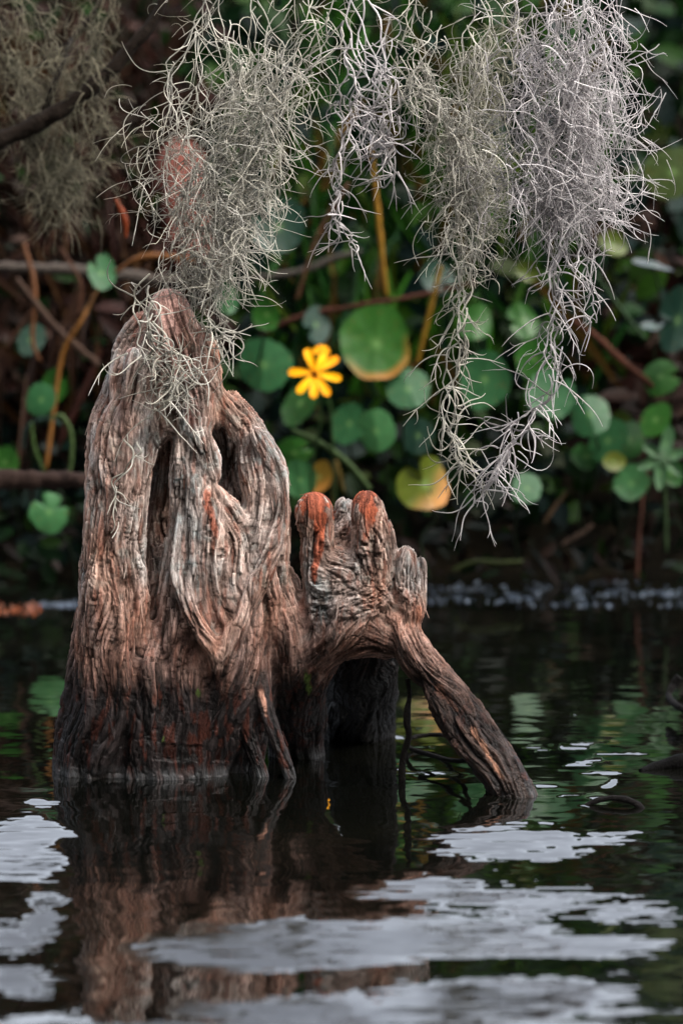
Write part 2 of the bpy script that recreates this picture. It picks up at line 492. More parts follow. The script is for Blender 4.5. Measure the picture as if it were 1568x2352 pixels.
        n4 = perlin(a2 / 4.5, c2 / (40 * st_), sd, 25)
        gap, idv = worley(a2 / 17 + sd, c2 / (125 * st_) + 0.5 * n2, 40 + si)
        gap2, idv2 = worley(a2 / 8.5 + sd, c2 / (55 * st_) + 0.6 * n3, 90 + si)
        r1 = 1 - np.minimum(1, np.abs(n1) * 4.5)      # crack lines along the grain
        r2 = 1 - np.minimum(1, np.abs(n2) * 5.0)
        r3 = 1 - np.minimum(1, np.abs(n3) * 4.0)
        pe = 1 - sstep(0.0, 0.14, gap)
        pe2 = 1 - sstep(0.0, 0.16, gap2)
        n5 = perlin(a2 / 26, c2 / 13, sd, 27); r5 = (1 - np.minimum(1, np.abs(n5) * 7)) * sstep(0.05, 0.3, perlin(a2 / 30, c2 / 45, sd, 28))
        h = -3.0 * r5 + 1.6 * perlin(a2 / 12, c2 / 14, sd, 29) + 14 * n1 + 5.0 * n2 + 2.8 * n3 + 1.6 * n4 - 8.0 * r1 ** 3 - 5.0 * r2 ** 3 - 1.2 * r3 ** 3 + (4.0 * idv - 2.2 * pe) + (2.0 * idv2 - 1.2 * pe2)
        cr = 1.0 * r1 ** 4 + 0.8 * r2 ** 4 + 0.45 * r3 ** 4 + 0.3 * pe + 0.25 * pe2 + 0.7 * r5
        w = W[idx, si]
        disp[idx] += w * (h - 5.0); crack[idx] += w * cr; plate[idx] += w * idv; tone[idx] += w * (0.7 * (idv2 - 0.5) + 1.0 * (idv - 0.5) + 1.1 * n3 + 0.8 * n4 + 0.5 * n2)
    # calm the narrow tips
    big = sstep(-0.004, 0.0, dmin) * 0 + 1
    tip = np.ones(N)
    for (tx, ty, tr) in ((720, 1172, 42), (844, 1156, 34), (384, 692, 40), (934, 1278, 24), (964, 1296, 20), (790, 1168, 22)):
        tp = P(tx, ty, D0 + 10 * S); d = np.linalg.norm(v2 - tp, axis=1) / S
        tip = np.minimum(tip, 0.35 + 0.65 * sstep(tr, tr * 2.0, d))
    small = np.ones(N)
    worn = 0.42 + 0.58 * sstep(-0.22, 0.18, fbm(px[:, 0] / 75, px[:, 1] / 75, px[:, 2] / 130, 55, 2))
    rr = sstep(12, 35, np.array([r.mean() for p_, r in strands])[np.argmin(dist, 1)] / S)
    amp = (0.35 + 0.65 * rr) * tip * (0.45 + 0.55 * worn)
    v3 = v2 + nrm * (disp * amp * 1.15 * S)[:, None]
    # ---- colour, in terms of where the wood is grey and weathered, peeled or soaked
    z = px[:, 2]; X = px[:, 0] + CX
    g = lambda *c: np.array(c, float)
    t = np.clip(0.60 + 0.6 * tone, 0, 1)[:, None]
    base = g(0.070, 0.044, 0.035) * (1 - t) + g(0.60, 0.45, 0.39) * t
    warm = fbm(px[:, 0] / 120, px[:, 1] / 120, z / 160, 61, 3)
    hi = sstep(0.35, 0.95, tone)[:, None]
    base = base * (1 - 0.5 * hi) + g(0.74, 0.66, 0.61) * 0.5 * hi
    lich = sstep(0.22, 0.42, fbm(px[:, 0] / 28, px[:, 1] / 28, z / 34, 57, 3))[:, None] * 0.4
    base = base * (1 - lich) + g(0.36, 0.37, 0.34) * lich
    rust = sstep(0.2, 0.45, fbm(px[:, 0] / 13, px[:, 1] / 13, z / 110, 58, 2))[:, None] * 0.5
    base = base * (1 - rust) + g(0.30, 0.11, 0.07) * rust
    base = base * (1 + np.clip(warm, -1, 1)[:, None] * g(0.22, -0.12, -0.30))
    pk = (sstep(0.80, 0.92, plate) * sstep(-0.15, 0.25, warm))[:, None]
    base = base * (1 - 0.7 * pk) + g(0.30, 0.15, 0.11) * 0.7 * pk
    # reddish belt above the waterline, soaked dark base
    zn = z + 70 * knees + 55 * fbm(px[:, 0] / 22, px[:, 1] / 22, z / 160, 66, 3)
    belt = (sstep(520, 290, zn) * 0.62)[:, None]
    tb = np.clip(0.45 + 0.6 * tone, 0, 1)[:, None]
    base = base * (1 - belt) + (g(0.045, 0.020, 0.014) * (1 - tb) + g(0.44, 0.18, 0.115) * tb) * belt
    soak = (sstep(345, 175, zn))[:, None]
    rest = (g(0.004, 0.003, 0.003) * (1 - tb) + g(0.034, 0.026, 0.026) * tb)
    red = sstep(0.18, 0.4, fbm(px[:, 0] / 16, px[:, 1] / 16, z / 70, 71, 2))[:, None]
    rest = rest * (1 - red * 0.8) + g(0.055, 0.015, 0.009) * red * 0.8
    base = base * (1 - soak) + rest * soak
    rim = (sstep(34, 4, z + 12 * perlin(px[:, 0] / 9, 0, 0, 4)) * sstep(-14, 2, z))[:, None] * 0.5
    base = base * (1 - rim) + g(0.10, 0.105, 0.11) * rim
    # right leg is soaked further up
    leg = np.isin(np.argmin(dist, 1), (LEGI,)); lt = (leg * sstep(380, 300, z) )[:, None]
    base = base * (1 - 0.6 * lt) + (g(0.012, 0.009, 0.008) * (1 - tb) + g(0.085, 0.05, 0.036) * tb) * 0.6 * lt
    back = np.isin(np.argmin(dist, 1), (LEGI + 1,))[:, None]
    base = np.where(back, base * 0.07 + g(0.002, 0.0015, 0.0015), base)  # back root blackened: shade under the arch painted into its colour
    # raw orange wood on knee tips and in streaks
    def streak(x0, y0, x1, y1, wpx, col, strength=1.0, front=True):
        nonlocal base
        a = P(x0, y0, D0); b = P(x1, y1, D0)
        ax, az, bx, bz = a[0] / S, a[2] / S, b[0] / S, b[2] / S
        q = np.clip(((px[:, 0] - ax) * (bx - ax) + (z - az) * (bz - az)) / ((bx - ax) ** 2 + (bz - az) ** 2 + 1e-6), 0, 1)
        d = np.hypot(px[:, 0] - ax - q * (bx - ax), z - az - q * (bz - az))
        wv = wpx * (1 - 0.5 * q) + wpx * 0.7 * fbm(px[:, 0] / 14, px[:, 1] / 14, z / 34, 81, 3)
        m = (sstep(wv + 3, wv - 3, d) * strength)[:, None]
        tt = np.clip(0.5 + 0.7 * tone, 0, 1)[:, None]
        base = base * (1 - m) + np.array(col) * (0.45 + 0.75 * tt) * m
    OR, PK = (0.50, 0.12, 0.055), (0.62, 0.37, 0.32)
    streak(722, 1150, 740, 1200, 36, OR, 0.92)
    streak(742, 1180, 722, 1330, 13, OR, 0.9)
    streak(838, 1145, 848, 1175, 27, OR, 0.85)
    streak(850, 1170, 835, 1240, 12, OR, 0.7)
    streak(478, 1130, 500, 1230, 9, OR, 0.7)
    streak(262, 1190, 262, 1300, 13, (0.34, 0.15, 0.10), 0.65)
    streak(290, 930, 280, 1040, 12, (0.24, 0.09, 0.065), 0.6)
    streak(318, 725, 300, 800, 13, (0.30, 0.12, 0.085), 0.6)
    streak(385, 685, 400, 830, 56, PK, 0.8)
    streak(425, 820, 455, 960, 26, PK, 0.5)
    streak(300, 960, 262, 1250, 26, (0.60, 0.42, 0.36), 0.45)
    streak(600, 1120, 560, 1400, 34, (0.62, 0.52, 0.47), 0.4)
    streak(560, 1400, 500, 1520, 24, (0.64, 0.44, 0.36), 0.45)
    streak(432, 950, 445, 980, 10, (0.36, 0.11, 0.08), 0.6)
    streak(960, 1400, 965, 1425, 10, (0.45, 0.17, 0.10), 0.7)
    streak(1075, 1640, 1140, 1740, 7, (0.42, 0.20, 0.12), 0.6)
    streak(1000, 1560, 1040, 1600, 9, (0.30, 0.13, 0.08), 0.5)
    streak(600, 1585, 612, 1640, 5, (0.62, 0.33, 0.24), 0.9)
    streak(430, 1480, 440, 1560, 8, (0.52, 0.30, 0.24), 0.6)
    # pale lichen on the knees, a little green moss
    for (gx, gy, gr) in ((703, 1555, 4), (710, 1590, 3), (462, 1585, 3), (378, 1690, 3)):
        a = P(gx, gy, D0); d = np.hypot(px[:, 0] - a[0] / S, (z - a[2] / S) * 0.5)
        m = (sstep(gr * 2.2, gr * 0.6, d + 5 * tone))[:, None] * (nrm[:, 1] < 0)[:, None]
        base = base * (1 - m) + g(0.09, 0.14, 0.03) * m
    base = base * (1 - 0.22 * knees[:, None])
    k = (np.clip(crack * 1.15, 0, 1) * (0.5 + 0.5 * worn))[:, None]
    base = base * (1 - k) + (base * 0.16 * g(1.0, 0.8, 0.7)) * k
    wet = sstep(240, 60, zn)
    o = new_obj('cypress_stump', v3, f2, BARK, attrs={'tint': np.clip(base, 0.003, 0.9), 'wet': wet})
    tag(o, 'gnarled grey and reddish cypress stump with knobbly knees standing in the dark water', 'tree stump')
    # loose strips of bark peeling from the surface
    rg = np.random.default_rng(8)
    pool = np.nonzero((v3[:, 2] > 0.05) & (nrm[:, 1] < 0.35))[0]
    pk_ = pool[rg.integers(0, len(pool), 520)]
    tt = near_t[pk_]; nn = nrm[pk_]; tt = tt - nn * (tt * nn).sum(1, keepdims=True); tt /= np.linalg.norm(tt, axis=1, keepdims=True) + 1e-9
    tt = tt + np.cross(nn, tt) * rg.normal(0, 0.18, (len(pk_), 1))
    bb = np.cross(nn, tt)
    L = rg.uniform(14, 60, len(pk_)) * S; Wd = rg.uniform(0.8, 2.6, len(pk_)) * S; lift = rg.uniform(0.3, 3.0, len(pk_)) ** 1.3 * S
    U = 6; u = np.linspace(0, 1, U)
    w = np.sin(np.pi * np.clip(u * 0.9 + 0.06, 0, 1)) ** 0.5
    zig = rg.normal(0, 0.35, (len(pk_), U))
    q = np.stack([-np.ones(U), np.zeros(U), np.ones(U)], 1)
    P0 = v3[pk_][:, None, None, :] + tt[:, None, None, :] * (L[:, None] * (u - 0.3)[None])[..., None, None] \
        + bb[:, None, None, :] * ((Wd[:, None] * w[None])[:, :, None] * (q[None] + zig[..., None] * 0.6))[..., None] \
        + nn[:, None, None, :] * ((lift[:, None] * (u ** 2)[None] + 0.0008)[:, :, None] + 0.5 * Wd[:, None, None] * (1 - q ** 2)[None])[..., None]
    ii = np.arange(len(pk_) * U * 3).reshape(-1, U, 3)
    ff = np.stack([ii[:, :-1, :-1], ii[:, :-1, 1:], ii[:, 1:, 1:], ii[:, 1:, :-1]], -1).reshape(-1, 4)
    cc = np.clip(base[pk_] * rg.uniform(0.6, 1.2, (len(pk_), 1)), 0.005, 0.6)
    fl = new_obj('bark_flakes', P0.reshape(-1, 3), ff, BARK, o, attrs={'tint': np.repeat(cc, U * 3, 0), 'wet': np.repeat(wet[pk_], U * 3)})
    fl['kind'] = 'stuff'
    print('stump verts', N)
    return o
stump = build_stump()

# ------------------------------------------------------------------ loose roots
def rough_tube(name, pts, col, label=None, cat=None, mat=WOOD, parent=None, sides=8, n=40, wob=0.12, group=None, kind=None):
    """pts rows (x,y,d,r): view units for x, y, r; metres for d"""
    q = spline(np.array(pts, float), n)
    pos = np.array([P(a, b, d) for a, b, d, r in q]); rad = q[:, 3] * pos[:, 1] / F
    s = RNG.integers(0, 9999)
    v, f = tubes(pos[None], rad[None], sides)
    c = np.repeat(pos, sides, 0)
    k = 1 + wob * 2 * fbm(v[:, 0] / (rad.mean() * 2), v[:, 1] / (rad.mean() * 2), v[:, 2] / (rad.mean() * 4), int(s), 2)
    v = c + (v - c) * k[:, None]
    base = pos[np.argmin(pos[:, 2])]
    v = v - base
    # end caps
    vv = np.vstack([v, pos[0] - base, pos[-1] - base]); n0 = len(v)
    i = np.arange(sides)
    f = np.vstack([f, np.stack([i, np.full(sides, n0), np.roll(i, -1), np.roll(i, -1)], 1)[:, [0, 1, 2, 2]],
                   np.stack([(len(pos) - 1) * sides + i, (len(pos) - 1) * sides + np.roll(i, -1), np.full(sides, n0 + 1), np.full(sides, n0 + 1)], 1)])
    me_f = [tuple(dict.fromkeys(r)) for r in f.tolist()]
    me = bpy.data.meshes.new(name); me.from_pydata([tuple(a) for a in vv], [], me_f)
    me.polygons.foreach_set('use_smooth', np.ones(len(me.polygons), bool)); me.materials.append(mat)
    o = bpy.data.objects.new(name, me); COL.objects.link(o); o.location = base; o.color = (*[0.24 * q for q in col], 1)
    if parent is not None:
        o.parent = parent; o.location = base - np.array(parent.location)
    if label: tag(o, label, cat, group, kind)
    return o

rough_tube('hanging_root', [(936,1560,D0-.02,6),(940,1600,D0-.02,5),(933,1650,D0-.025,9),(938,1690,D0-.03,7),(926,1740,D0-.03,8),(922,1800,D0-.035,9),(920,1870,D0-.04,7)], (0.02,0.015,0.012),
           'thin black root hanging straight down from the arching leg of the stump', 'root')
rough_tube('looped_root', [(1085,1745,3.90,5),(1040,1748,3.95,6),(990,1735,4.02,6),(948,1722,4.08,6),(932,1708,4.15,6),(950,1694,4.2,5),(1000,1688,4.2,5),(1050,1692,4.1,6),(1090,1700,3.95,6)], (0.015,0.012,0.010),
           'thin dark root looping out of the water behind the long slanting leg', 'root')
rough_tube('curved_root', [(1325,1872,3.76,5),(1355,1846,3.76,6),(1400,1834,3.76,7),(1445,1840,3.75,8),(1474,1860,3.74,8),(1482,1890,3.73,8)], (0.03,0.025,0.024),
           'dark arched root breaking the water right of the stump', 'root')
rough_tube('submerged_log', [(1470,1772,4.0,6),(1510,1760,4.02,12),(1570,1748,4.03,18),(1700,1730,4.05,22)], (0.004,0.0035,0.003),
           'black wet log rising out of the water at the right edge', 'log', sides=12)
rough_tube('bank_root', [(1560,1555,4.5,10),(1545,1575,4.5,9),(1535,1600,4.48,8),(1560,1625,4.4,8),(1600,1640,4.4,8)], (0.02,0.017,0.016),
           'small crooked root poking above the water at the right edge', 'root')

# ------------------------------------------------------------------ Spanish moss
def filaments(root, dir0, length, M, curl, grav, r0, rng):
    n = len(root)
    d = dir0 / np.linalg.norm(dir0, axis=1, keepdims=True)
    ax = rng.normal(size=(n, 3)); ax[:, 1] *= 1.6
    ax /= np.linalg.norm(ax, axis=1, keepdims=True)
    k = curl * rng.uniform(-1, 1, n)
    pts = np.zeros((n, M, 3)); pts[:, 0] = root
    for i in range(1, M):
        w = (k * (1 + 0.9 * np.sin(i * 0.7 + 6 * k)) / M)[:, None]
        d = d + np.cross(ax, d) * w + np.array([0, 0, -1.0]) * grav[:, None] / M + rng.normal(size=(n, 3)) * 0.045
        d /= np.linalg.norm(d, axis=1, keepdims=True)
        pts[:, i] = pts[:, i - 1] + d * (length / M)[:, None]
    s = np.linspace(0, 1, M)
    rad = r0[:, None] * (1 - 0.72 * s ** 1.5)[None]
    return pts, rad

def moss(name, spines, tone, label, seed=1, group=None, M=13, rbase=2.35):
    """spines: list of (points (x,y,halfwidth), off, depth spread, filaments, strands, length)"""
    rng = np.random.default_rng(seed)
    V, Fc, T = [], [], []; off_v = 0
    def emit(pts, rad, col):
        nonlocal off_v
        v, f = tubes(pts, rad, 3)
        V.append(v); Fc.append(f + off_v); off_v += len(v)
        T.append(np.repeat(np.repeat(col, pts.shape[1], 0), 3, 0))
    rb0 = rbase
    for sp in spines:
        pts, off, dsp, nf, ns, ln = sp
        rbase = rb0 * (0.98 if nf < 150 else 0.64)
        p = np.array(pts, float)
        q = spline(p, 60)
        # long strands that carry the rest
        Lp = []
        for _ in range(ns):
            a = rng.uniform(-1, 1); ph = rng.uniform(0, 6, 4); t0 = rng.uniform(0, 0.35) if ns > 3 else 0; t1 = rng.uniform(0.75, 1.0) if ns > 3 else 1.0
            u = np.linspace(t0, t1, 46); qi = np.array([np.interp(u, np.linspace(0, 1, 60), q[:, k]) for k in range(3)]).T
            arcl = np.linspace(0, np.sum(np.hypot(*np.diff(q[:, :2], axis=0).T)) * (t1 - t0), 46)
            wx = qi[:, 2] * 0.75 * (a * 0.8 + 0.45 * np.sin(arcl / 75 + ph[0])) + 9 * np.sin(arcl / 23 + ph[1]) + 5 * np.sin(arcl / 9.5 + ph[3])
            wy = 6 * np.sin(arcl / 17 + ph[2])
            dd = dsp * rng.uniform(-0.6, 0.6) + 14 * np.sin(arcl / 28 + ph[2]) + 6 * np.sin(arcl / 11 + ph[0])
            pp = np.array([P(x, y, D0 + (off + o_) * S) for x, y, o_ in zip(qi[:, 0] + wx, qi[:, 1] + wy, dd)])
            Lp.append(pp)
        Lp = np.array(Lp)
        rr = np.full((ns, 46), rbase * 1.25 * S) * (1 - 0.45 * np.linspace(0, 1, 46))[None]
        c = tone[0] + (tone[1] - tone[0]) * rng.random((ns, 1))
        emit(Lp, rr, c * rng.uniform(0.8, 1.15, (ns, 1)))
        # curled tendrils sprouting from those strands
        si = rng.integers(0, ns, nf); ti = rng.integers(0, 46, nf)
        root = Lp[si, ti]
        spread = np.interp(ti / 45, np.linspace(0, 1, 60), q[:, 2]) * S
        loose = (rng.random(nf) < 0.5)[:, None]
        root = root + loose * rng.normal(size=(nf, 3)) * np.stack([spread * 0.42, np.full(nf, dsp * S * 0.4), spread * 0.25], 1)
        d0 = rng.normal(size=(nf, 3)) * np.array([1.0, 0.6, 0.7]) + np.array([0, 0, -0.5])
        L = rng.uniform(0.5, 1.5, nf) * ln * S
        pts_, rad_ = filaments(root, d0, L, M, 4.0, rng.uniform(0.0, 2.2, nf), rng.uniform(0.75, 1.15, nf) * rbase * S, rng)
        c = tone[0] + (tone[1] - tone[0]) * rng.random((nf, 1))
        c = c * rng.uniform(0.6, 1.3, (nf, 1))
        emit(pts_, rad_, c)
        # forks: short side shoots near the ends
        nk = int(nf * 0.8); pick = rng.integers(0, nf, nk); at = rng.integers(3, M - 2, nk)
        root = pts_[pick, at]; dd = pts_[pick, at] - pts_[pick, at - 1]
        dd = dd / np.linalg.norm(dd, axis=1, keepdims=True) + rng.normal(size=(nk, 3)) * 0.55
        p2, r2 = filaments(root, dd, rng.uniform(0.25, 0.6, nk) * ln * S, 8, 2.6, rng.uniform(0, 0.8, nk), rng.uniform(0.5, 0.8, nk) * rbase * S, rng)
        emit(p2, r2, c[pick])
    v = np.concatenate(V); f = np.concatenate(Fc); t = np.clip(np.concatenate(T), 0.01, 0.9)
    o = new_obj(name, v, f, MOSS, attrs={'tint': t})
    tag(o, label, 'moss', group or 'clumps of spanish moss hanging from above')
    return o

GREY = (np.array([0.42, 0.40, 0.34]), np.array([0.56, 0.54, 0.49]))
MAUVE = (np.array([0.46, 0.43, 0.43]), np.array([0.62, 0.59, 0.595]))
OLIVE = (np.array([0.15, 0.145, 0.10]), np.array([0.30, 0.29, 0.22]))
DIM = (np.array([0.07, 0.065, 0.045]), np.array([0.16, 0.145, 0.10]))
NAME = 'spanish_moss'
moss(NAME, [
    ([(560,-80,170),(560,60,170),(530,200,165),(490,330,130),(470,420,110),(450,500,90),(440,560,60)], -20, 90, 680, 28, 115),
    ([(480,480,80),(465,560,85),(455,620,70),(440,660,40)], -40, 50, 170, 8, 105),
    ([(700,-80,90),(710,60,90),(680,160,95),(620,260,75),(600,360,50),(580,450,60),(540,520,60),(520,600,50),(545,680,30)], -60, 60, 360, 14, 110),
], GREY, 'big olive grey moss clump draped down onto the top of the stump', seed=3)
moss(NAME, [
    ([(350,600,40),(320,680,40),(335,770,70),(380,830,80),(370,900,50),(330,960,30)], -95, 30, 85, 5, 105),
    ([(500,590,40),(520,660,45),(500,740,50),(520,800,35)], -75, 30, 50, 3, 110),
    ([(300,1010,30),(290,1070,16),(262,1130,12),(255,1230,10)], -92, 6, 6, 2, 60),
], GREY, 'thin web of moss threads lying over the pink top of the stump', seed=4)
moss(NAME, [
    ([(790,-60,50),(800,60,40),(800,150,30),(800,220,30),(790,300,25),(780,370,22),(770,440,16),(775,500,14),(800,545,12),(832,592,4)], -60, 30, 60, 4, 85),
    ([(830,-60,60),(860,120,50),(870,210,55),(850,290,60),(880,350,45),(890,410,28)], -40, 50, 100, 6, 100),
], MAUVE, 'thin pale moss strand dangling alone in the middle with a hooked end', seed=5)
moss(NAME, [
    ([(960,-80,70),(960,60,70),(950,180,55),(1000,240,55),(1040,360,50),(1050,450,50)], -30, 80, 230, 9, 110),
    ([(1080,-80,80),(1100,100,80),(1090,280,75),(1080,400,70),(1070,500,65),(1080,580,60),(1060,650,50)], -40, 60, 360, 14, 105),
    ([(1070,560,40),(1060,650,40),(1060,730,18),(1050,800,18),(1045,880,24),(1035,950,30),(1050,1010,10),(1052,1075,4)], -60, 25, 85, 3, 110),
], GREY, 'long moss tail between the middle strand and the big mauve clump', seed=6)
moss(NAME, [
    ([(1310,-80,140),(1310,60,140),(1310,180,128),(1300,300,132),(1290,400,145),(1300,470,120),(1310,540,55)], -30, 120, 1350, 40, 115),
    ([(1290,440,60),(1290,540,45),(1290,620,45),(1280,700,40),(1265,780,35),(1260,860,50),(1240,930,45),(1215,970,30),(1190,1015,30),(1160,1060,42),(1125,1105,22),(1085,1160,4)], -60, 30, 120, 3, 120),
    ([(1320,480,30),(1330,560,30),(1340,640,18),(1362,745,6)], -60, 20, 26, 2, 90),
], MAUVE, 'largest dense mauve grey moss clump at the upper right with a long trailing tail', seed=7)
moss(NAME, [
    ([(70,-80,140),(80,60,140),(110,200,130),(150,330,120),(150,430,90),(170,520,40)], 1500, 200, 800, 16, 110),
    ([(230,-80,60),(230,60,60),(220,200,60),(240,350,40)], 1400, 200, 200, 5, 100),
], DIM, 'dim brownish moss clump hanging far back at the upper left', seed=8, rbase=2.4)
moss(NAME, [
    ([(1150,-80,60),(1140,80,55),(1110,250,45),(1105,400,30),(1100,560,20)], 500, 60, 420, 12, 90),
], OLIVE, 'narrow olive brown moss tail behind the right hand clumps', seed=9)

# ------------------------------------------------------------------ water
def build_water():
    ys = np.concatenate([np.linspace(2600, 1330, 430)])
    ds = np.array([water_d(y) for y in ys])
    ds = np.concatenate([[-60, -20, -6, -1, 1.0, 1.8, 2.2], ds, np.linspace(ds[-1], 7.2, 14)[1:], [9, 15, 40, 80]])
    xs_in = np.linspace(-0.62, 0.62, 560)
    xs = np.concatenate([[-80, -20, -6, -2.5, -1.4, -1.0, -0.8], xs_in, [0.8, 1.0, 1.4, 2.5, 6, 20, 80]])
    Xg, Yg = np.meshgrid(xs, ds)
    # where each water point lies, in view units (only to lay out the swells near the stump)
    yy = YH + CAM_H * F / np.maximum(Yg, 0.5) ; xx = CX + Xg * F / np.maximum(Yg, 0.5) * 1.0
    n = lambda sx, sy, sd, o=3: fbm(xx / sx, yy / sy, 0.5, sd, o)
    wx = xx + 60 * n(150, 40, 1) ; wy = yy + 12 * n(300, 24, 2) + 5 * n(70, 9, 3)
    tilt = np.zeros_like(xx)
    PATCH = [  # x, y, half width, half height, softness
        (570,2208,255,44,.2),(760,2185,330,58,.2),(1000,2172,320,52,.25),(1300,2195,260,24,.4),(640,2150,80,24,.3),
        (960,2058,135,30,.25),(1050,2078,120,16,.4),(1230,2095,170,30,1.7),(1480,2110,100,20,1.8),
        (1170,1950,175,42,.8),(1400,1942,100,16,1.0),(1240,1975,100,20,1.2),
        (40,1930,85,50,.3),(40,1990,95,50,.35),(85,1858,32,8,.5),(85,2140,40,60,1.0),(25,2280,60,30,.9),(30,2180,60,30,1.4),
        (900,2345,420,36,.4),(1150,2315,260,40,.4),(1300,2300,110,30,.7),(700,2400,500,30,.5),
        (1000,1788,85,8,.6),(1060,1795,40,6,1.0),(925,1778,30,5,.8),(925,1678,32,5,.8),(890,1712,22,5,1.0),(905,1695,14,4,1.0),(1010,1722,12,4,.8),(1090,1740,8,5,.8),
        (1280,1722,60,3,1.0),(1350,1715,40,3,1.2),(1340,1765,26,5,.9),(1375,1785,22,6,.9),(1390,1812,22,6,.9),(1240,1812,26,4,.7),
        (1300,1838,55,3,.8),(1350,1850,30,6,.8),(1110,1857,18,6,.8),(1420,1745,60,4,1.5),
        (1540,1640,26,5,.9),(1548,1600,14,10,1.0),(1500,1665,30,4,1.0),(1105,1556,12,3,.6),(1088,1488,8,3,.6),(1470,1745,40,4,.8),
        (1150,1755,30,5,1.2),(1210,1500,8,2,.6),(1340,1655,18,3,.8),(1010,1303,22,5,.5),
        (300,1795,60,4,1.4),(430,1802,30,4,1.4),(720,1757,30,4,1.0),
    ]
    for (px_, py_, hw, hh, soft) in PATCH:
        r = np.sqrt(((wx - px_) / hw) ** 2 + ((wy - py_) / hh) ** 2)
        m = 1 - sstep(0.70, 1.20, r + (0.06 + soft * 0.6) * n(110, 4.5, 7) + (0.02 + soft * 0.35) * n(36, 2.5, 8, 2))
        tilt = np.maximum(tilt, m)
    tilt = tilt * (1 - 0.75 * sstep(0.12, 0.55, n(150, 3.4, 23, 2)))
    big = sstep(1850, 1950, yy)
    amt = (0.15 + 0.04 * n(90, 5, 19) + 0.05 * n(220, 22, 11) + 0.17 * sstep(900, 600, xx) * sstep(2080, 2140, yy)) * (0.8 + 0.2 * big)
    sy = tilt * amt + (1 - tilt) * (0.020 * n(200, 26, 12) * sstep(1400, 1750, yy) + 0.008 * n(60, 9, 14))
    sx = 0.02 * n(150, 30, 13) * sstep(1400, 1700, yy) + tilt * 0.05 * n(90, 12, 15)
    sy = sy + 0.07 * np.exp(-((xx - 750) / 150) ** 2 - ((yy - 1930) / 80) ** 2)
    band = sstep(1336, 1348, yy) * (1 - sstep(1380, 1394, yy)) * (sstep(960, 1000, xx) * (0.6 + 0.4 * n(90, 8, 18)) + sstep(240, 150, xx) * sstep(60, 90, xx) * sstep(1375, 1380, yy))
    band = np.clip(band, 0, 1)
    sy = sy + band * 0.05
    slope = np.stack([sx, sy, np.zeros_like(sx)], -1)   # subtracted from the normal: + leans toward the viewer
    slope[..., 1] = sy
    far = (Yg < 2.0) | (Yg > 7.3) | (np.abs(Xg) > 0.9)
    slope[far] = 0; band[far] = 0
    Z = np.zeros_like(Xg)
    R, C_ = Xg.shape
    idx = np.arange(R * C_).reshape(R, C_)
    f = np.stack([idx[:-1, :-1], idx[:-1, 1:], idx[1:, 1:], idx[1:, :-1]], -1).reshape(-1, 4)
    ruffle = np.clip(band * 0.55 + tilt * 0.05, 0, 1)
    o = new_obj('water', np.stack([Xg, Yg, Z], -1).reshape(-1, 3), f, WATER, attrs={'slope': slope.reshape(-1, 3), 'ruffle': ruffle.ravel()})
    tag(o, kind='structure')
build_water()

# pale scum and floating bits lying on the surface along the far edge
def flecks(name, n, xr, yr, size, cols, label, seed, cat='scum', clump=None):
    rng = np.random.default_rng(seed); V, Fc, T = [], [], []
    k = 0
    while k < n:
        x = rng.uniform(*xr); y = np.clip(rng.normal((yr[0] + yr[1]) / 2, (yr[1] - yr[0]) / 3.2), yr[0] - 6, yr[1] + 6)
        if rng.random() > 0.35 + 1.6 * float(perlin(x / 45, y / 14, 0, seed)): continue
        d = water_d(y); c = P(x, y, d); q = len(V); m = 7; a0 = rng.uniform(0, 6); s = rng.uniform(0.4, 1.3) * size; st2 = rng.uniform(1, 2.4)
        col = np.array(cols[rng.integers(len(cols))]) * rng.uniform(0.6, 1.3)
        V.append((c[0], d, 0.003 + s * 0.25)); T.append(col)
        for j in range(m):
            a = a0 + j * 2 * math.pi / m; rr = s * rng.uniform(0.6, 1.2)
            V.append((c[0] + rr * st2 * math.cos(a), d + rr * math.sin(a), 0.0012)); T.append(col)
        Fc += [(q, q + 1 + j, q + 1 + (j + 1) % m) for j in range(m)]; k += 1
    return tag(new_obj(name, V, Fc, GREENS, smooth=False, attrs={'tint': np.array(T)}), label, cat, kind='stuff')
flecks('floating_scum', 480, (955, 1640), (1344, 1388), 0.0020, [(0.05,0.065,0.09),(0.03,0.04,0.055),(0.14,0.17,0.21),(0.012,0.016,0.022)], 'band of pale bluish scum floating along the foot of the bank', 3)
flecks('floating_scum', 110, (60, 185), (1384, 1396), 0.002, [(0.08,0.10,0.13),(0.04,0.05,0.07)], 'short streak of pale scum floating left of the stump', 4)
flecks('floating_needles', 160, (-40, 95), (1392, 1412), 0.0024, [(0.13,0.035,0.012),(0.07,0.02,0.01),(0.2,0.09,0.06)], 'rusty dead needles floating at the left edge', 5, 'needles')

# ------------------------------------------------------------------ bank
BANK_D = 6.20
def bank_z(x, d):
    prof = np.interp(d, [5.9, 6.15, 6.32, 6.45, 6.8, 7.3, 8.2, 10, 14], [-0.25, -0.03, 0.05, 0.20, 0.52, 0.90, 1.45, 1.7, 1.9])
    return prof + 0.05 * perlin(x * 2.2, d * 2.2, 0, 31) + 0.02 * perlin(x * 9, d * 9, 0, 32)
xs = np.concatenate([[-60, -20, -6], np.linspace(-3, 3, 160), [6, 20, 60]]); ds = np.concatenate([np.linspace(5.9, 9, 110), [10, 12, 14, 20, 60]])
Xg, Yg = np.meshgrid(xs, ds); Zg = bank_z(Xg, Yg)
idx = np.arange(Xg.size).reshape(Xg.shape)
tag(new_obj('ground', np.stack([Xg, Yg, Zg], -1).reshape(-1, 3), np.stack([idx[:-1, :-1], idx[:-1, 1:], idx[1:, 1:], idx[1:, :-1]], -1).reshape(-1, 4), SOIL), kind='structure')

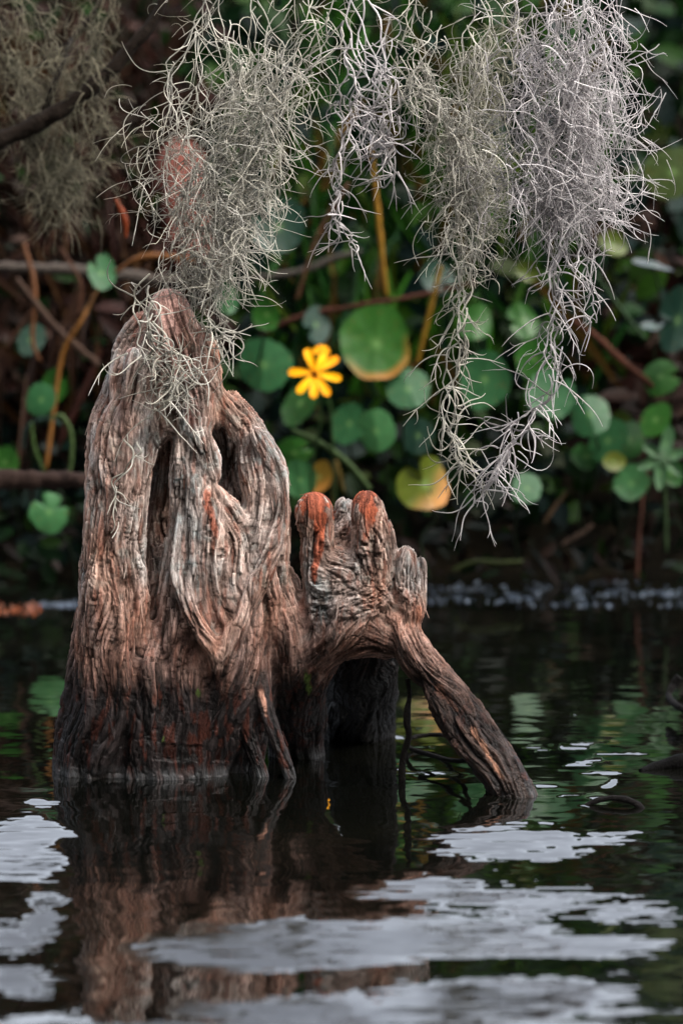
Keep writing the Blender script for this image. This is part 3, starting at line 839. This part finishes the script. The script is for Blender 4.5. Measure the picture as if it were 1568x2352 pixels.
# leaf cards with real curvature, gathered into one mesh
def leaf_mass(name, centres, sizes, cols, label, elong=1.6, seed=1, blade=False, droop=0.5, mat=GREENS, category='undergrowth'):
    rng = np.random.default_rng(seed)
    n = len(centres); U = 5; Wd = 3
    u = np.linspace(0, 1, U); prof = np.sin(np.pi * np.clip(u * 0.96 + 0.02, 0, 1)) ** (0.6 if not blade else 0.4)
    w = np.linspace(-1, 1, Wd)
    a = rng.uniform(0, 2 * np.pi, n)
    if blade:
        ax = np.stack([rng.normal(0, .45, n), rng.normal(0, .3, n), np.ones(n)], 1)
    else:
        ax = np.stack([np.cos(a), rng.normal(0, .35, n), np.sin(a) * .8 - 0.15], 1)
    ax /= np.linalg.norm(ax, axis=1, keepdims=True)
    nr = np.stack([rng.normal(0, .5, n), -np.ones(n), rng.normal(.45, .5, n)], 1)
    nr -= (nr * ax).sum(1, keepdims=True) * ax; nr /= np.linalg.norm(nr, axis=1, keepdims=True)
    sd = np.cross(ax, nr)
    L = sizes[:, None, None]; Wn = sizes[:, None, None] / elong * 0.5
    lenp = (u - 0.5)[None, :, None]; droopv = -(u ** 2)[None, :, None] * droop
    pos = centres[:, None, None, :] + (L * lenp)[..., None] * ax[:, None, None, :] \
        + (Wn * prof[None, :, None] * w[None, None, :])[..., None] * sd[:, None, None, :] \
        + (L * 0.25 * (droopv + 0.25 * np.abs(w)[None, None, :] * prof[None, :, None]))[..., None] * nr[:, None, None, :]
    pos[..., 2] += (L * droopv * 0.4)[..., 0][..., None].repeat(Wd, 2) if False else 0
    idx = np.arange(n * U * Wd).reshape(n, U, Wd)
    f = np.stack([idx[:, :-1, :-1], idx[:, :-1, 1:], idx[:, 1:, 1:], idx[:, 1:, :-1]], -1).reshape(-1, 4)
    o = new_obj(name, pos.reshape(-1, 3), f, mat, attrs={'tint': np.repeat(cols, U * Wd, 0)})
    return tag(o, label, category, kind='stuff')

def scatter(n, x0, x1, y0, y1, dj0, dj1, rng, keep=None):
    """points just in front of the bank slope, spread over a part of the view"""
    x = rng.uniform(x0, x1, n * 2); y = rng.uniform(y0, y1, n * 2)
    if keep is not None:
        m = rng.random(n * 2) < keep(x, y); x, y = x[m], y[m]
    x, y = x[:n], y[:n]
    out = []
    for a, b in zip(x, y):
        d = 6.3
        for _ in range(12):       # march to the slope
            p = P(a, b, d)
            gap = p[2] - bank_z(p[0], d)
            if gap < 0.02: break
            d += max(0.03, gap * 0.7)
        d = min(d, 8.6) - rng.uniform(dj0, dj1)
        out.append(P(a, b, d))
    return np.array(out), x, y

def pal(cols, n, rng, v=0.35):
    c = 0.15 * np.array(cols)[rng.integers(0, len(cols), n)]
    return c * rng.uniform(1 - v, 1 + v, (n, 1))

rng = np.random.default_rng(5)
GREEN = [(0.03,0.12,0.010),(0.02,0.09,0.014),(0.012,0.05,0.016),(0.05,0.15,0.012),(0.010,0.045,0.008),(0.07,0.12,0.010)]
TEAL = [(0.012,0.05,0.035),(0.02,0.06,0.045),(0.01,0.035,0.03)]
BROWN = [(0.10,0.045,0.025),(0.07,0.03,0.02),(0.14,0.07,0.045),(0.05,0.025,0.015),(0.11,0.04,0.03)]
c, x, y = scatter(2000, 480, 2100, -150, 760, 0.0, 0.35, rng)
leaf_mass('green_undergrowth', c, rng.uniform(0.03, 0.10, len(c)), pal(GREEN + TEAL, len(c), rng, 0.5), 'mass of blurred dark green leaves covering the bank behind the moss', 1.7, 2)
c, x, y = scatter(1150, 450, 2000, 620, 1180, 0.0, 0.25, rng, lambda x, y: 1 - 0.6 * sstep(1250, 1500, x) * sstep(600, 700, y))
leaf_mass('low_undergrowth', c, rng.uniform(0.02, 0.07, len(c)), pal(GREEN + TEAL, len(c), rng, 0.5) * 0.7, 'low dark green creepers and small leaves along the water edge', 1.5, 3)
c, x, y = scatter(1700, -500, 520, -150, 900, 0.0, 0.4, rng)
leaf_mass('dead_brown_leaves', c, rng.uniform(0.03, 0.09, len(c)), pal(BROWN + BROWN + GREEN[:3], len(c), rng, 0.5) * 0.8, 'tangle of dead reddish brown leaves on the bank at the left', 2.6, 4)
c, x, y = scatter(1100, -450, 480, 550, 1325, 0.0, 0.3, rng)
leaf_mass('dark_creeper', c, rng.uniform(0.02, 0.06, len(c)), pal(GREEN[1:5] + TEAL, len(c), rng, 0.4) * 0.7, 'dark green creeper leaves low on the bank left of the stump', 1.8, 5)
c, x, y = scatter(420, 600, 1400, 60, 900, 0.05, 0.4, rng)
leaf_mass('grass', c, rng.uniform(0.12, 0.35, len(c)), 2.6 * pal(GREEN + [(0.16,0.09,0.02)], len(c), rng, 0.5), 'upright green grass blades among the bank plants', 18, 6, True, 0.2, category='grass')
c, x, y = scatter(320, -60, 420, 100, 1000, 0.05, 0.45, rng)
leaf_mass('dead_grass', c, rng.uniform(0.12, 0.35, len(c)), pal(BROWN + [(0.2,0.09,0.03)], len(c), rng, 0.5), 'hanging dead brown grass blades at the left', 20, 7, True, 0.5, category='grass')
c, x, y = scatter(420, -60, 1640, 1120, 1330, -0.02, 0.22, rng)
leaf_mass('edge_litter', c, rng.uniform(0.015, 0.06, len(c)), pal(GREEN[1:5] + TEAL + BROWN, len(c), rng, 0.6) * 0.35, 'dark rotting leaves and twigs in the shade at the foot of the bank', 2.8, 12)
c, x, y = scatter(260, 1330, 1600, 400, 1050, 0.0, 0.3, rng)
leaf_mass('dead_leaf_litter', c, rng.uniform(0.03, 0.09, len(c)), pal(BROWN, len(c), rng, 0.5) * 0.7, 'dead brown leaves and litter on the bank at the right', 2.2, 8)

# ------------------------------------------------------------------ pennyworts: blade on a stalk
def disc(rx, ry, cup, notch=None, rimw=0.0, rimang=None, seed=0, fold=0.0, leafshape=False):
    rng = np.random.default_rng(seed)
    R, A_ = 8, 44
    th = np.arange(A_) * 2 * np.pi / A_
    nl = rng.integers(8, 12)
    edge = 1 + 0.05 * np.cos(th + rng.uniform(0, 6)) + 0.03 * np.cos(4 * th + rng.uniform(0, 6)) + 0.015 * np.cos(nl * th + rng.uniform(0, 6)) + 0.03 * np.cos(2 * th + rng.uniform(0, 6)) + 0.02 * np.cos(3 * th + rng.uniform(0, 6))
    if notch is not None:
        for na in np.atleast_1d(notch):
            dth = np.abs((th - na + np.pi) % (2 * np.pi) - np.pi); edge *= 1 - 0.62 * np.exp(-(dth / 0.16) ** 2)
    if leafshape: edge *= (1 - 0.55 * np.abs(np.sin(th)) ** 1.2)
    V = [(0, 0, -cup * 0.15)]; vein = [1.0]; rim = [0.0]
    ph = rng.uniform(0, 6)
    for i in range(1, R + 1):
        r = i / R
        for k in range(A_):
            e = edge[k] * r
            x = rx * e * np.cos(th[k]); y = ry * e * np.sin(th[k])
            z = cup * (r ** 2) * (1 + 0.5 * np.cos(2 * th[k] + ph) * r) - fold * abs(x) * 0.8 + 0.012 * rx * np.sin(nl * th[k]) * r ** 2
            V.append((x, y, z))
            vv = max(0, np.cos(nl * th[k])) ** 8 * (1 - r) * 0.08 + math.exp(-(r / 0.13) ** 2) * 0.8
            vein.append(vv)
            m = 0.0
            if rimw:
                d = 1.0 if rimang is None else max(0, math.cos(th[k] - rimang)) ** 1.0
                m = float(sstep(1 - rimw * 1.6, 1.0 - rimw * 0.3, r) * d)
            rim.append(m)
    f = []
    for k in range(A_):
        f.append((0, 1 + k, 1 + (k + 1) % A_))
    for i in range(R - 1):
        for k in range(A_):
            a = 1 + i * A_ + k; b = 1 + i * A_ + (k + 1) % A_
            f.append((a, a + A_, b + A_, b))
    return V, f, vein, rim

from mathutils import Vector, Matrix
def pennywort(x, y, rx, ry, col, d, label, tilt=(0, 0, 0), cup=0.12, stalk=None, seed=0, name='pennywort', cat='plant', grp='round leaved pennyworts along the bank', sr=3.2, scol=(0.016,0.035,0.01), rough_blade=True, **kw):
    p = P(x, y, d); k = d / F
    foot_y = YH + CAM_H * F / d
    if stalk is None:
        sx = x + random.uniform(-60, 60)
        dl = min(foot_y - y, 170)
        sx = x + random.uniform(-70, 70)
        stalk = [(x, y, d + 0.004), ((x + sx) / 2 + random.uniform(-25, 25), y + dl * 0.5, d + 0.06), (sx, y + dl, d + 0.22)]
    base = P(stalk[-1][0], stalk[-1][1], stalk[-1][2])
    t = empty(name, base); tag(t, label, cat, grp)
    V, f, vein, rim = disc(rx * k, ry * k, cup * rx * k, seed=seed, **kw)
    me = bpy.data.meshes.new('leaf_blade'); me.from_pydata(V, [], f); me.materials.append(LEAF)
    me.polygons.foreach_set('use_smooth', np.ones(len(me.polygons), bool))
    for n_, a in (('vein', vein), ('rim', rim)):
        at = me.attributes.new(n_, 'FLOAT', 'POINT'); at.data.foreach_set('value', np.array(a, np.float32))
    o = bpy.data.objects.new('leaf_blade', me); COL.objects.link(o); o.parent = t
    # blade faces the viewer (local z -> -Y), then leans
    o.rotation_euler = (math.radians(90 - 12 + tilt[0]), math.radians(tilt[1]), math.radians(tilt[2]))
    o.location = Vector(p) - Vector(base); o.color = (*[0.34 * q for q in col], 1)
    pts = [(a, b, c_, sr * (0.75 + 0.25 * i / max(1, len(stalk) - 1))) for i, (a, b, c_) in enumerate(stalk)]
    rough_tube('stalk', pts, scol, mat=STEM, parent=t, sides=6, n=18, wob=0.03)
    return t

G1, G2, G3, G4 = (0.035,0.17,0.018), (0.045,0.19,0.065), (0.02,0.12,0.015), (0.075,0.26,0.085)
YG, YL, DT = (0.12,0.17,0.02), (0.30,0.26,0.02), (0.015,0.065,0.04)
PW = [
 (232,626,33,42,G2,5.9,'round green pennywort leaf high on its stalk left of the stump top',(0,20,10)),
 (612,722,33,38,G1,5.9,'small bright green round leaf upper left of the yellow flower',(10,-10,0)),
 (605,838,64,60,G2,6.0,'large pale bluish green round leaf right beside the stump top',(-5,5,0)),
 (725,745,40,46,DT,6.05,'dark folded teal leaf directly above the yellow flower',(0,35,20)),
 (937,893,50,52,G2,5.95,'round leaf just below the biggest dark green leaf',(0,-10,5)),
 (802,972,42,48,G2,5.95,'round leaf half hidden behind the palest one under the flower',(0,10,0)),
 (862,990,45,50,G4,5.88,'pale green round leaf with a light centre, in front of its neighbour under the flower',(0,5,0)),
 (1112,870,60,66,G2,5.95,'large round green leaf between the two hanging moss tails',(5,0,0)),
 (1225,822,45,50,G1,6.0,'round green leaf behind the upper part of the right moss tail',(0,0,0)),
 (1262,908,56,60,G2,5.92,'round leaf crossed by the right moss tail',(0,10,0)),
 (1352,952,47,50,G2,5.9,'round leaf just right of the right moss tail',(0,-10,0)),
 (1395,1012,45,52,G2,5.95,'round leaf at the middle of the right hand cluster',(0,10,0)),
 (1345,1048,32,34,G3,5.98,'small dark leaf at the lower left of the right hand cluster',(0,10,0)),
 (1450,1110,42,42,G4,5.9,'pale round leaf lowest in the right hand cluster',(0,0,0)),
 (1505,963,34,44,G1,5.92,'upright oval green leaf at the right edge above the star of narrow leaves',(0,25,0)),
 (1515,865,43,45,G1,5.95,'round green leaf at the right edge, upper of two',(0,0,0)),
 (1210,1122,36,38,G2,5.85,'small pale round leaf low over black water behind the moss tip',(0,5,0)),
 (95,918,35,38,G2,5.85,'round leaf in front of a darker one at the far left',(0,0,0)),
 (122,888,30,42,G1,5.9,'dark green leaf behind a paler round one at the far left',(0,20,0)),
 (10,1062,32,38,G1,5.9,'bright green leaf cut by the left edge above the log',(0,0,0)),
 (690,1102,40,44,G4,5.7,'pale green round leaf touching the right side of the stump',(0,0,0)),
 (675,1040,45,36,G1,5.8,'vivid green leaf above a pale round one beside the stump',(20,0,0)),
 (520,685,28,34,G2,5.9,'small green leaf glimpsed through moss right of the stump top',(0,0,0)),
 (1092,742,38,45,G1,6.1,'mid green leaf behind the thin part of the long moss tail',(0,20,0)),
 (1200,735,34,46,G1,6.1,'green leaf behind the thin threads joining the two moss tails',(0,-20,0)),
 (1210,622,26,24,YG,6.1,'yellow green leaf between the two moss tails near their top',(0,10,0)),
 (1405,560,34,30,YG,6.15,'yellow green leaf under the right edge of the mauve moss',(0,10,0)),
 (1555,735,48,78,DT,5.9,'big dark teal leaf standing at the right edge',(0,25,0)),
 (1545,395,70,60,(0.05,0.09,0.01),6.3,'dark olive leaf high at the right edge',(0,0,30)),
 (1500,610,50,12,(0.20,0.25,0.27),6.0,'narrow leaf with a white sheen near the right edge',(-35,0,-8)),  # sky glare painted in as a pale blue-grey leaf colour
 (1500,750,30,14,(0.16,0.22,0.22),6.0,'small leaf with a white sheen in front of the big dark teal leaf',(-35,0,-8)),  # glare put into this leaf's colour as well
 (690,925,34,66,G3,6.05,'tall green leaf hanging below the yellow flower',(0,30,0)),
 (960,1000,40,44,DT,6.1,'dark teal leaf lying in shade right of the palest leaf',(0,20,0)),
 (640,520,60,70,DT,6.2,'large dark teal leaf right of the big olive moss clump',(0,20,0)),
 (1540,1085,34,30,G3,5.9,'leaf at the right edge behind the star of narrow leaves',(0,30,0)),
 (1440,1010,38,50,G3,5.98,'dark leaf behind the middle of the right hand cluster',(0,20,0)),
 (1000,640,45,40,DT,6.2,'dark teal leaf above the slanting yellow blade',(0,20,10)),
 (70,780,30,44,DT,6.1,'dark teal leaf among brown stems at the far left',(0,30,10)),
]
for i, (x, y, rx, ry, col, d, lab, tl) in enumerate(PW):
    pennywort(x, y, rx, ry, col, d, lab, (tl[0] + random.uniform(-14, 14), tl[1] + random.uniform(-18, 18), tl[2] + random.uniform(-15, 15)), seed=i * 3 + 1, fold=random.uniform(-0.1, 0.4), cup=random.uniform(-0.1, 0.25), notch=[random.uniform(0, 6.28)] if i % 3 == 0 else None)
pennywort(865, 788, 82, 88, (0.045,0.19,0.02), 5.95, 'biggest round leaf, dark green with a browning lower rim, right of the flower', (0, 8, 0), seed=77, rimw=0.16, rimang=-1.1, cup=0.10, fold=0.12)
pennywort(975, 1112, 78, 62, (0.15,0.20,0.008), 5.75, 'large yellowing leaf with an orange rim right of the knees', (5, -12, 38), seed=78, rimw=0.5, rimang=-0.9, cup=0.15, fold=0.35, notch=[1.9],
          stalk=[(985, 1125, 5.755), (1000, 1190, 5.77), (965, 1240, 5.78), (985, 1330, 5.8)], sr=4)
pennywort(733, 1095, 30, 42, (0.32,0.19,0.02), 5.85, 'curled yellow orange leaf behind the pale leaf beside the stump', (0, 30, -30), seed=79, rimw=0.5, rimang=-1.0)
pennywort(1408, 1060, 30, 22, (0.16,0.20,0.02), 5.88, 'yellow patched leaf in the right hand cluster', (0, 0, 20), seed=80)
pennywort(112, 1175, 46, 46, G4, 5.75, 'pale green leaf with two notches below the log at the left', (0, 5, 0), seed=81, notch=[2.3, 0.6], cup=-0.1)

# star of narrow leaves at the right edge
star = empty('narrow_leaf_plant', P(1530, 1270, 5.85)); tag(star, 'star of pale narrow leaves at the right edge', 'plant')
for ang, ln in ((20, 60), (75, 75), (140, 55), (200, 60), (262, 70), (320, 55)):
    k = 5.85 / F; V, f, vein, rim = disc(ln * k * 0.55, ln * k * 0.2, 0.004, seed=int(ang), leafshape=False)
    V = [(a + ln * k * 0.5, b, c_) for a, b, c_ in V]
    me = bpy.data.meshes.new('leaf_blade'); me.from_pydata(V, [], f); me.materials.append(LEAF); me.polygons.foreach_set('use_smooth', np.ones(len(me.polygons), bool))
    for n_, a in (('vein', vein), ('rim', rim)):
        at = me.attributes.new(n_, 'FLOAT', 'POINT'); at.data.foreach_set('value', np.array(a, np.float32))
    o = bpy.data.objects.new('leaf_blade', me); COL.objects.link(o); o.parent = star; o.color = (0.03, 0.075, 0.03, 1)
    o.matrix_local = Matrix.Translation(Vector(P(1520, 1055, 5.85)) - star.location) @ Matrix.Rotation(math.radians(75), 4, 'X') @ Matrix.Rotation(math.radians(ang), 4, 'Z')
rough_tube('stalk', [(1520, 1055, 5.853, 3), (1528, 1150, 5.86, 4), (1530, 1270, 5.85, 4)], (0.05,0.10,0.03), mat=STEM, parent=star, sides=6, n=12, wob=0.02)

# yellow flower
def flower(x, y, d, R, label, petals, seed, stalk):
    rng = np.random.default_rng(seed)
    base = P(*stalk[-1][:3]); t = empty('yellow_flower', base); tag(t, label, 'flower', 'yellow daisy flowers')
    k = d / F; c = Vector(P(x, y, d)) - Vector(base)
    for i, (ang, ln) in enumerate(petals):
        V, f = [], []; U, Wd = 9, 5
        L = R * ln * k; W_ = R * 0.165 * k
        for a in range(U):
            u = a / (U - 1)
            w = W_ * (0.25 + 0.75 * math.sin(min(1, u * 1.25) * math.pi / 2)) * (1 if u < 0.82 else math.sqrt(max(0.04, 1 - ((u - 0.82) / 0.2) ** 2)))
            for b in range(Wd):
                s = b / (Wd - 1) * 2 - 1
                V.append((0.08 * R * k + u * L, s * w, 0.004 + 0.10 * L * math.sin(u * 2.4 + i) * 0.6 + abs(s) * w * 0.25 - abs(math.sin(s * 6)) * 0.0006))
        for a in range(U - 1):
            for b in range(Wd - 1):
                q = a * Wd + b; f.append((q, q + 1, q + Wd + 1, q + Wd))
        me = bpy.data.meshes.new('petal'); me.from_pydata(V, [], f); me.materials.append(PETAL); me.polygons.foreach_set('use_smooth', np.ones(len(me.polygons), bool))
        o = bpy.data.objects.new('petal', me); COL.objects.link(o); o.parent = t; g = rng.uniform(0.42, 0.56); o.color = (0.80, g * 0.60, 0.002, 1)
        o.matrix_local = Matrix.Translation(c) @ Matrix.Rotation(math.radians(72), 4, 'X') @ Matrix.Rotation(math.radians(ang), 4, 'Z')
    # seed disc: a dome of little florets
    V, f = [], []; n = 60
    for i in range(n):
        r = math.sqrt(i / n) * R * 0.15 * k; a = i * 2.39996; h = R * 0.08 * k * (1 - i / n)
        cx_, cy_ = r * math.cos(a), r * math.sin(a); s = R * 0.022 * k; q = len(V)
        V += [(cx_ - s, cy_ - s, h), (cx_ + s, cy_ - s, h), (cx_ + s, cy_ + s, h), (cx_ - s, cy_ + s, h), (cx_, cy_, h + s * 3)]
        f += [(q, q + 1, q + 4), (q + 1, q + 2, q + 4), (q + 2, q + 3, q + 4), (q + 3, q, q + 4)]
    q = len(V); V.append((0, 0, R * 0.05 * k))
    for a in range(16): V.append((R * 0.17 * k * math.cos(a * math.pi / 8), R * 0.17 * k * math.sin(a * math.pi / 8), -0.001))
    for a in range(16): f.append((q, q + 1 + a, q + 1 + (a + 1) % 16))
    me = bpy.data.meshes.new('flower_centre'); me.from_pydata(V, [], f); me.materials.append(PETAL)
    o = bpy.data.objects.new('flower_centre', me); COL.objects.link(o); o.parent = t; o.color = (0.22, 0.05, 0.004, 1)
    o.matrix_local = Matrix.Translation(c + Vector((0, -0.003, 0))) @ Matrix.Rotation(math.radians(72), 4, 'X')
    rough_tube('stalk', stalk, (0.04, 0.09, 0.02), mat=STEM, parent=t, sides=6, n=20, wob=0.02)
flower(722, 858, 5.6, 58, 'open yellow flower with eight petals and an orange centre beside the stump',
       [(108, 0.95), (62, 0.85), (35, 1.05), (-12, 1.0), (-58, 1.0), (-92, 0.95), (-128, 0.98), (178, 0.95)], 1,
       [(722, 864, 5.61, 3), (735, 960, 5.64, 3), (715, 1100, 5.68, 3.5), (722, 1330, 5.72, 4)])
flower(738, 812, 5.68, 26, 'smaller half opened orange yellow flower just behind the open one',
       [(a, 0.7) for a in range(10, 171, 32)], 2, [(738, 816, 5.69, 2.5), (760, 960, 5.7, 3), (775, 1335, 5.74, 3.5)])

# ------------------------------------------------------------------ stems, sticks and branches on and above the bank
ST = [
 ('yellow_reed', [(852,330,6.0,3),(866,470,6.0,6),(876,570,6.0,6),(888,680,6.0,5)], (0.48,0.24,0.02), 'upright orange yellow grass blade hanging in the middle', 'grass blade', STEM),
 ('yellow_reed', [(1012,610,6.0,5),(985,720,6.0,6),(958,835,6.0,5)], (0.40,0.22,0.015), 'slanting yellow blade right of the biggest leaf', 'grass blade', STEM),
 ('red_vine', [(600,770,6.1,5),(680,730,6.08,7),(800,705,6.06,6),(950,680,6.06,5),(1090,650,6.1,4)], (0.14,0.045,0.025), 'reddish stem lying across behind the flower', 'vine', WOOD),
 ('dead_stick', [(560,640,6.2,6),(680,625,6.2,8),(760,595,6.2,8),(830,575,6.2,6)], (0.14,0.12,0.10), 'grey stick behind the middle moss strand', 'stick', WOOD),
 ('arching_vine', [(672,988,5.75,5),(740,1020,5.72,6.5),(800,1065,5.7,6.5),(850,1125,5.7,6)], (0.07,0.13,0.03), 'thick green stalk arching from the stump down behind the knees', 'vine', STEM),
 ('ochre_reed', [(235,640,5.95,4),(190,730,5.9,5),(145,810,5.9,6),(125,930,5.88,5),(105,1080,5.85,5)], (0.32,0.13,0.02), 'ochre yellow stem slanting behind the round leaves at the left', 'vine', STEM),
 ('dead_stick', [(-20,610,6.1,8),(60,615,6.1,13),(200,622,6.1,13),(340,640,6.1,14),(420,645,6.1,12)], (0.16,0.13,0.11), 'thick grey stick lying level behind the green leaf at the upper left', 'stick', WOOD),
 ('orange_vine', [(265,625,5.8,5),(320,592,5.78,7),(380,588,5.78,7),(450,600,5.78,7)], (0.34,0.13,0.03), 'curved orange stem just above the stump top', 'vine', STEM),
 ('dead_stick', [(40,640,6.0,6),(110,730,5.95,7),(170,790,5.9,8),(228,838,5.88,8)], (0.13,0.075,0.05), 'brown stick slanting down to the left shoulder of the stump', 'stick', WOOD),
 ('dead_reed', [(55,560,6.0,5),(80,660,5.98,6),(75,780,5.96,5),(92,830,5.96,4)], (0.24,0.09,0.03), 'brown upright stem at the far left', 'vine', STEM),
 ('dead_reed', [(140,570,6.0,3),(185,650,6.0,4),(180,720,6.0,4)], (0.15,0.06,0.03), 'thin curved brown stem between the left sticks', 'vine', STEM),
 ('arching_vine', [(112,965,5.8,3),(140,955,5.8,5),(162,990,5.8,5),(165,1040,5.8,5),(160,1085,5.8,4)], (0.10,0.17,0.05), 'pale green hooked stalk just above the log', 'vine', STEM),
 ('arching_vine', [(72,970,5.85,3),(80,1030,5.85,4),(102,1085,5.85,4)], (0.09,0.17,0.04), 'thin green stalk left of the hooked one', 'vine', STEM),
 ('arching_vine', [(140,975,5.9,4),(100,962,5.9,5),(60,985,5.9,5),(52,1030,5.9,4)], (0.03,0.08,0.06), 'bluish stalk bending left above the log', 'vine', STEM),
 ('red_stick', [(1315,735,6.0,6),(1370,775,5.98,8),(1430,830,5.96,8),(1500,890,5.95,7)], (0.15,0.05,0.025), 'red brown stick slanting down at the right', 'stick', WOOD),
 ('dead_stick', [(1290,1250,6.05,3),(1330,1228,6.05,5),(1362,1205,6.05,4)], (0.22,0.14,0.10), 'short pale twig above the black water at the right', 'twig', WOOD),
 ('red_stick', [(1555,1030,6.0,3),(1490,1080,6.0,3),(1470,1200,5.95,4),(1462,1330,5.9,4)], (0.11,0.035,0.018), 'thin red brown stem rising from the water at the right', 'vine', WOOD),
 ('dead_stick', [(1250,1200,6.0,3),(1270,1170,6.0,5),(1300,1130,6.0,3)], (0.2,0.12,0.06), 'tiny tan twig below the small pale leaf', 'twig', WOOD),
 ('mossy_vine', [(1040,1310,5.95,4),(1090,1290,5.95,5),(1150,1292,5.95,5),(1200,1290,5.95,6)], (0.05,0.07,0.01), 'mossy green stem lying level above the dark water', 'vine', STEM),
 ('green_reed', [(820,560,6.1,3),(810,700,6.1,5),(780,800,6.1,5)], (0.02,0.07,0.02), 'dark green blade rising behind the flower', 'grass blade', STEM),
 ('green_reed', [(1340,590,6.1,3),(1410,690,6.1,5),(1480,780,6.1,5)], (0.03,0.08,0.02), 'dark green blade leaning right above the red brown stick', 'grass blade', STEM),
 ('dead_reed', [(800,420,6.1,4),(730,540,6.1,5),(680,690,6.1,4)], (0.16,0.07,0.03), 'brown stem leaning left behind the middle moss strand', 'vine', STEM),
 ('fallen_log', [(-60,1105,5.3,20),(30,1102,5.3,20),(120,1100,5.3,19),(188,1103,5.28,17),(260,1106,5.28,14)], (0.075,0.042,0.032), 'dark red brown log lying level behind the stump at the left edge', 'log', WOOD),
 ('tree_branch', [(-40,360,4.7,20),(0,325,4.7,20),(90,280,4.7,19),(170,230,4.7,17),(240,175,4.7,15),(300,110,4.7,13),(350,50,4.7,12),(385,-20,4.7,11),(400,-80,4.7,10)], (0.035,0.022,0.014), 'dark bare branch curving up across the upper left corner', 'branch', WOOD),
 ('thin_twig', [(20,180,4.9,4),(90,150,4.9,5),(160,95,4.9,6),(215,30,4.9,6),(250,-60,4.9,6)], (0.03,0.02,0.014), 'thin dark twig above the main branch at the upper left', 'twig', WOOD),
 ('thin_twig', [(100,265,4.75,7),(125,190,4.75,6),(150,130,4.78,5),(165,90,4.85,4)], (0.03,0.02,0.014), 'short dark twig forking off the main branch at the upper left', 'twig', WOOD),
 ('red_knee', [(420,330,6.8,22),(418,360,6.8,44),(420,480,6.7,56),(440,640,6.6,66)], (0.34,0.11,0.08), 'pinkish red cypress knee standing behind the big olive moss clump', 'tree stump', WOOD),
 ('brown_knee', [(1490,500,6.9,30),(1490,545,6.8,46),(1480,640,6.8,60),(1470,760,6.7,66)], (0.10,0.05,0.035), 'blunt brown cypress knee on the bank at the right', 'tree stump', WOOD),
 ('ochre_reed', [(790,1130,5.9,3),(770,1060,5.9,4),(765,1180,5.88,5)], (0.18,0.12,0.02), 'short ochre stalk behind the two orange tipped knees', 'vine', STEM),
 ('curled_leaf', [(265,455,5.2,4),(285,500,5.2,8),(290,545,5.2,3)], (0.40,0.07,0.015), 'small orange red curled leaf left of the big olive moss', 'leaf', STEM),
]
for nm, pts, col, lab, cat, mat in ST:
    big_ = max(p[3] for p in pts)
    rough_tube(nm, pts, col, lab, cat, mat, sides=16 if big_ > 15 else 8, n=60 if big_ > 15 else 30, wob=0.22 if mat is WOOD else 0.13)

# unseen trees behind and beside the viewer, added to block sky light
az = np.radians(np.linspace(75, 300, 200)); zz = np.linspace(-0.1, 11.0, 60)
Az, Zz = np.meshgrid(az, zz)
Rr = 9.5 + 1.2 * fbm(Az * 5, Zz * 0.6, 0, 91, 4) - 0.12 * Zz
Zt = Zz * (1 + 0.22 * perlin(Az * 6, 0, 0, 92))
idx = np.arange(Az.size).reshape(Az.shape)
tag(new_obj('shade_wood', np.stack([Rr * np.sin(Az), Rr * np.cos(Az), Zt], -1).reshape(-1, 3), np.stack([idx[:-1, :-1], idx[:-1, 1:], idx[1:, 1:], idx[1:, :-1]], -1).reshape(-1, 4), GREENS,
            attrs={'tint': np.clip(np.array([0.02, 0.035, 0.012])[None] * (1 + 0.8 * fbm(Az * 30, Zz * 4, 0, 93, 3).reshape(-1, 1)), 0.003, 1)}),
    'dark trees closing in the far side of the channel', 'shade_wood', kind='stuff')

# ------------------------------------------------------------------ light
world = bpy.data.worlds.new('World'); scn.world = world; world.use_nodes = True
nt = world.node_tree; nt.nodes.clear()
sky = nt.nodes.new('ShaderNodeTexSky'); sky.sky_type = 'NISHITA'; sky.sun_disc = False
SUN_EL, SUN_AZ = math.radians(48), math.radians(128)      # azimuth: the veiled sun stands to the right
sky.sun_elevation = SUN_EL; sky.sun_rotation = SUN_AZ
sky.air_density = 1.0; sky.dust_density = 7.0; sky.ozone_density = 1.0
hs = nt.nodes.new('ShaderNodeHueSaturation'); hs.inputs['Saturation'].default_value = 0.4
bg = nt.nodes.new('ShaderNodeBackground'); bg.inputs['Strength'].default_value = 0.15
wo = nt.nodes.new('ShaderNodeOutputWorld')
nt.links.new(sky.outputs[0], hs.inputs['Color']); nt.links.new(hs.outputs[0], bg.inputs['Color']); nt.links.new(bg.outputs[0], wo.inputs['Surface'])
sun = bpy.data.lights.new('sun', 'SUN'); sun.energy = 0.9; sun.angle = math.radians(12); sun.color = (1.0, 0.95, 0.88)
so = bpy.data.objects.new('sun', sun); COL.objects.link(so)
# sun direction: azimuth measured from +Y towards +X
dirv = Vector((math.sin(SUN_AZ) * math.cos(SUN_EL), math.cos(SUN_AZ) * math.cos(SUN_EL), math.sin(SUN_EL)))
so.rotation_euler = dirv.to_track_quat('Z', 'Y').to_euler()

# ------------------------------------------------------------------ camera
cam = bpy.data.cameras.new('camera'); co = bpy.data.objects.new('camera', cam); COL.objects.link(co)
cam.sensor_fit = 'HORIZONTAL'; cam.sensor_width = 24.0; cam.lens = 24.0 * F / 1568.0
co.location = (0, 0, CAM_H); co.rotation_euler = (math.pi / 2 - TILT, 0, 0)
cam.clip_start = 0.1; cam.clip_end = 500
cam.dof.use_dof = True; cam.dof.focus_distance = D0 - 0.02; cam.dof.aperture_fstop = 4.0
scn.camera = co
scn.view_settings.view_transform = 'Standard'; scn.view_settings.look = 'None'
scn.view_settings.exposure = 2.3; scn.view_settings.gamma = 1.0
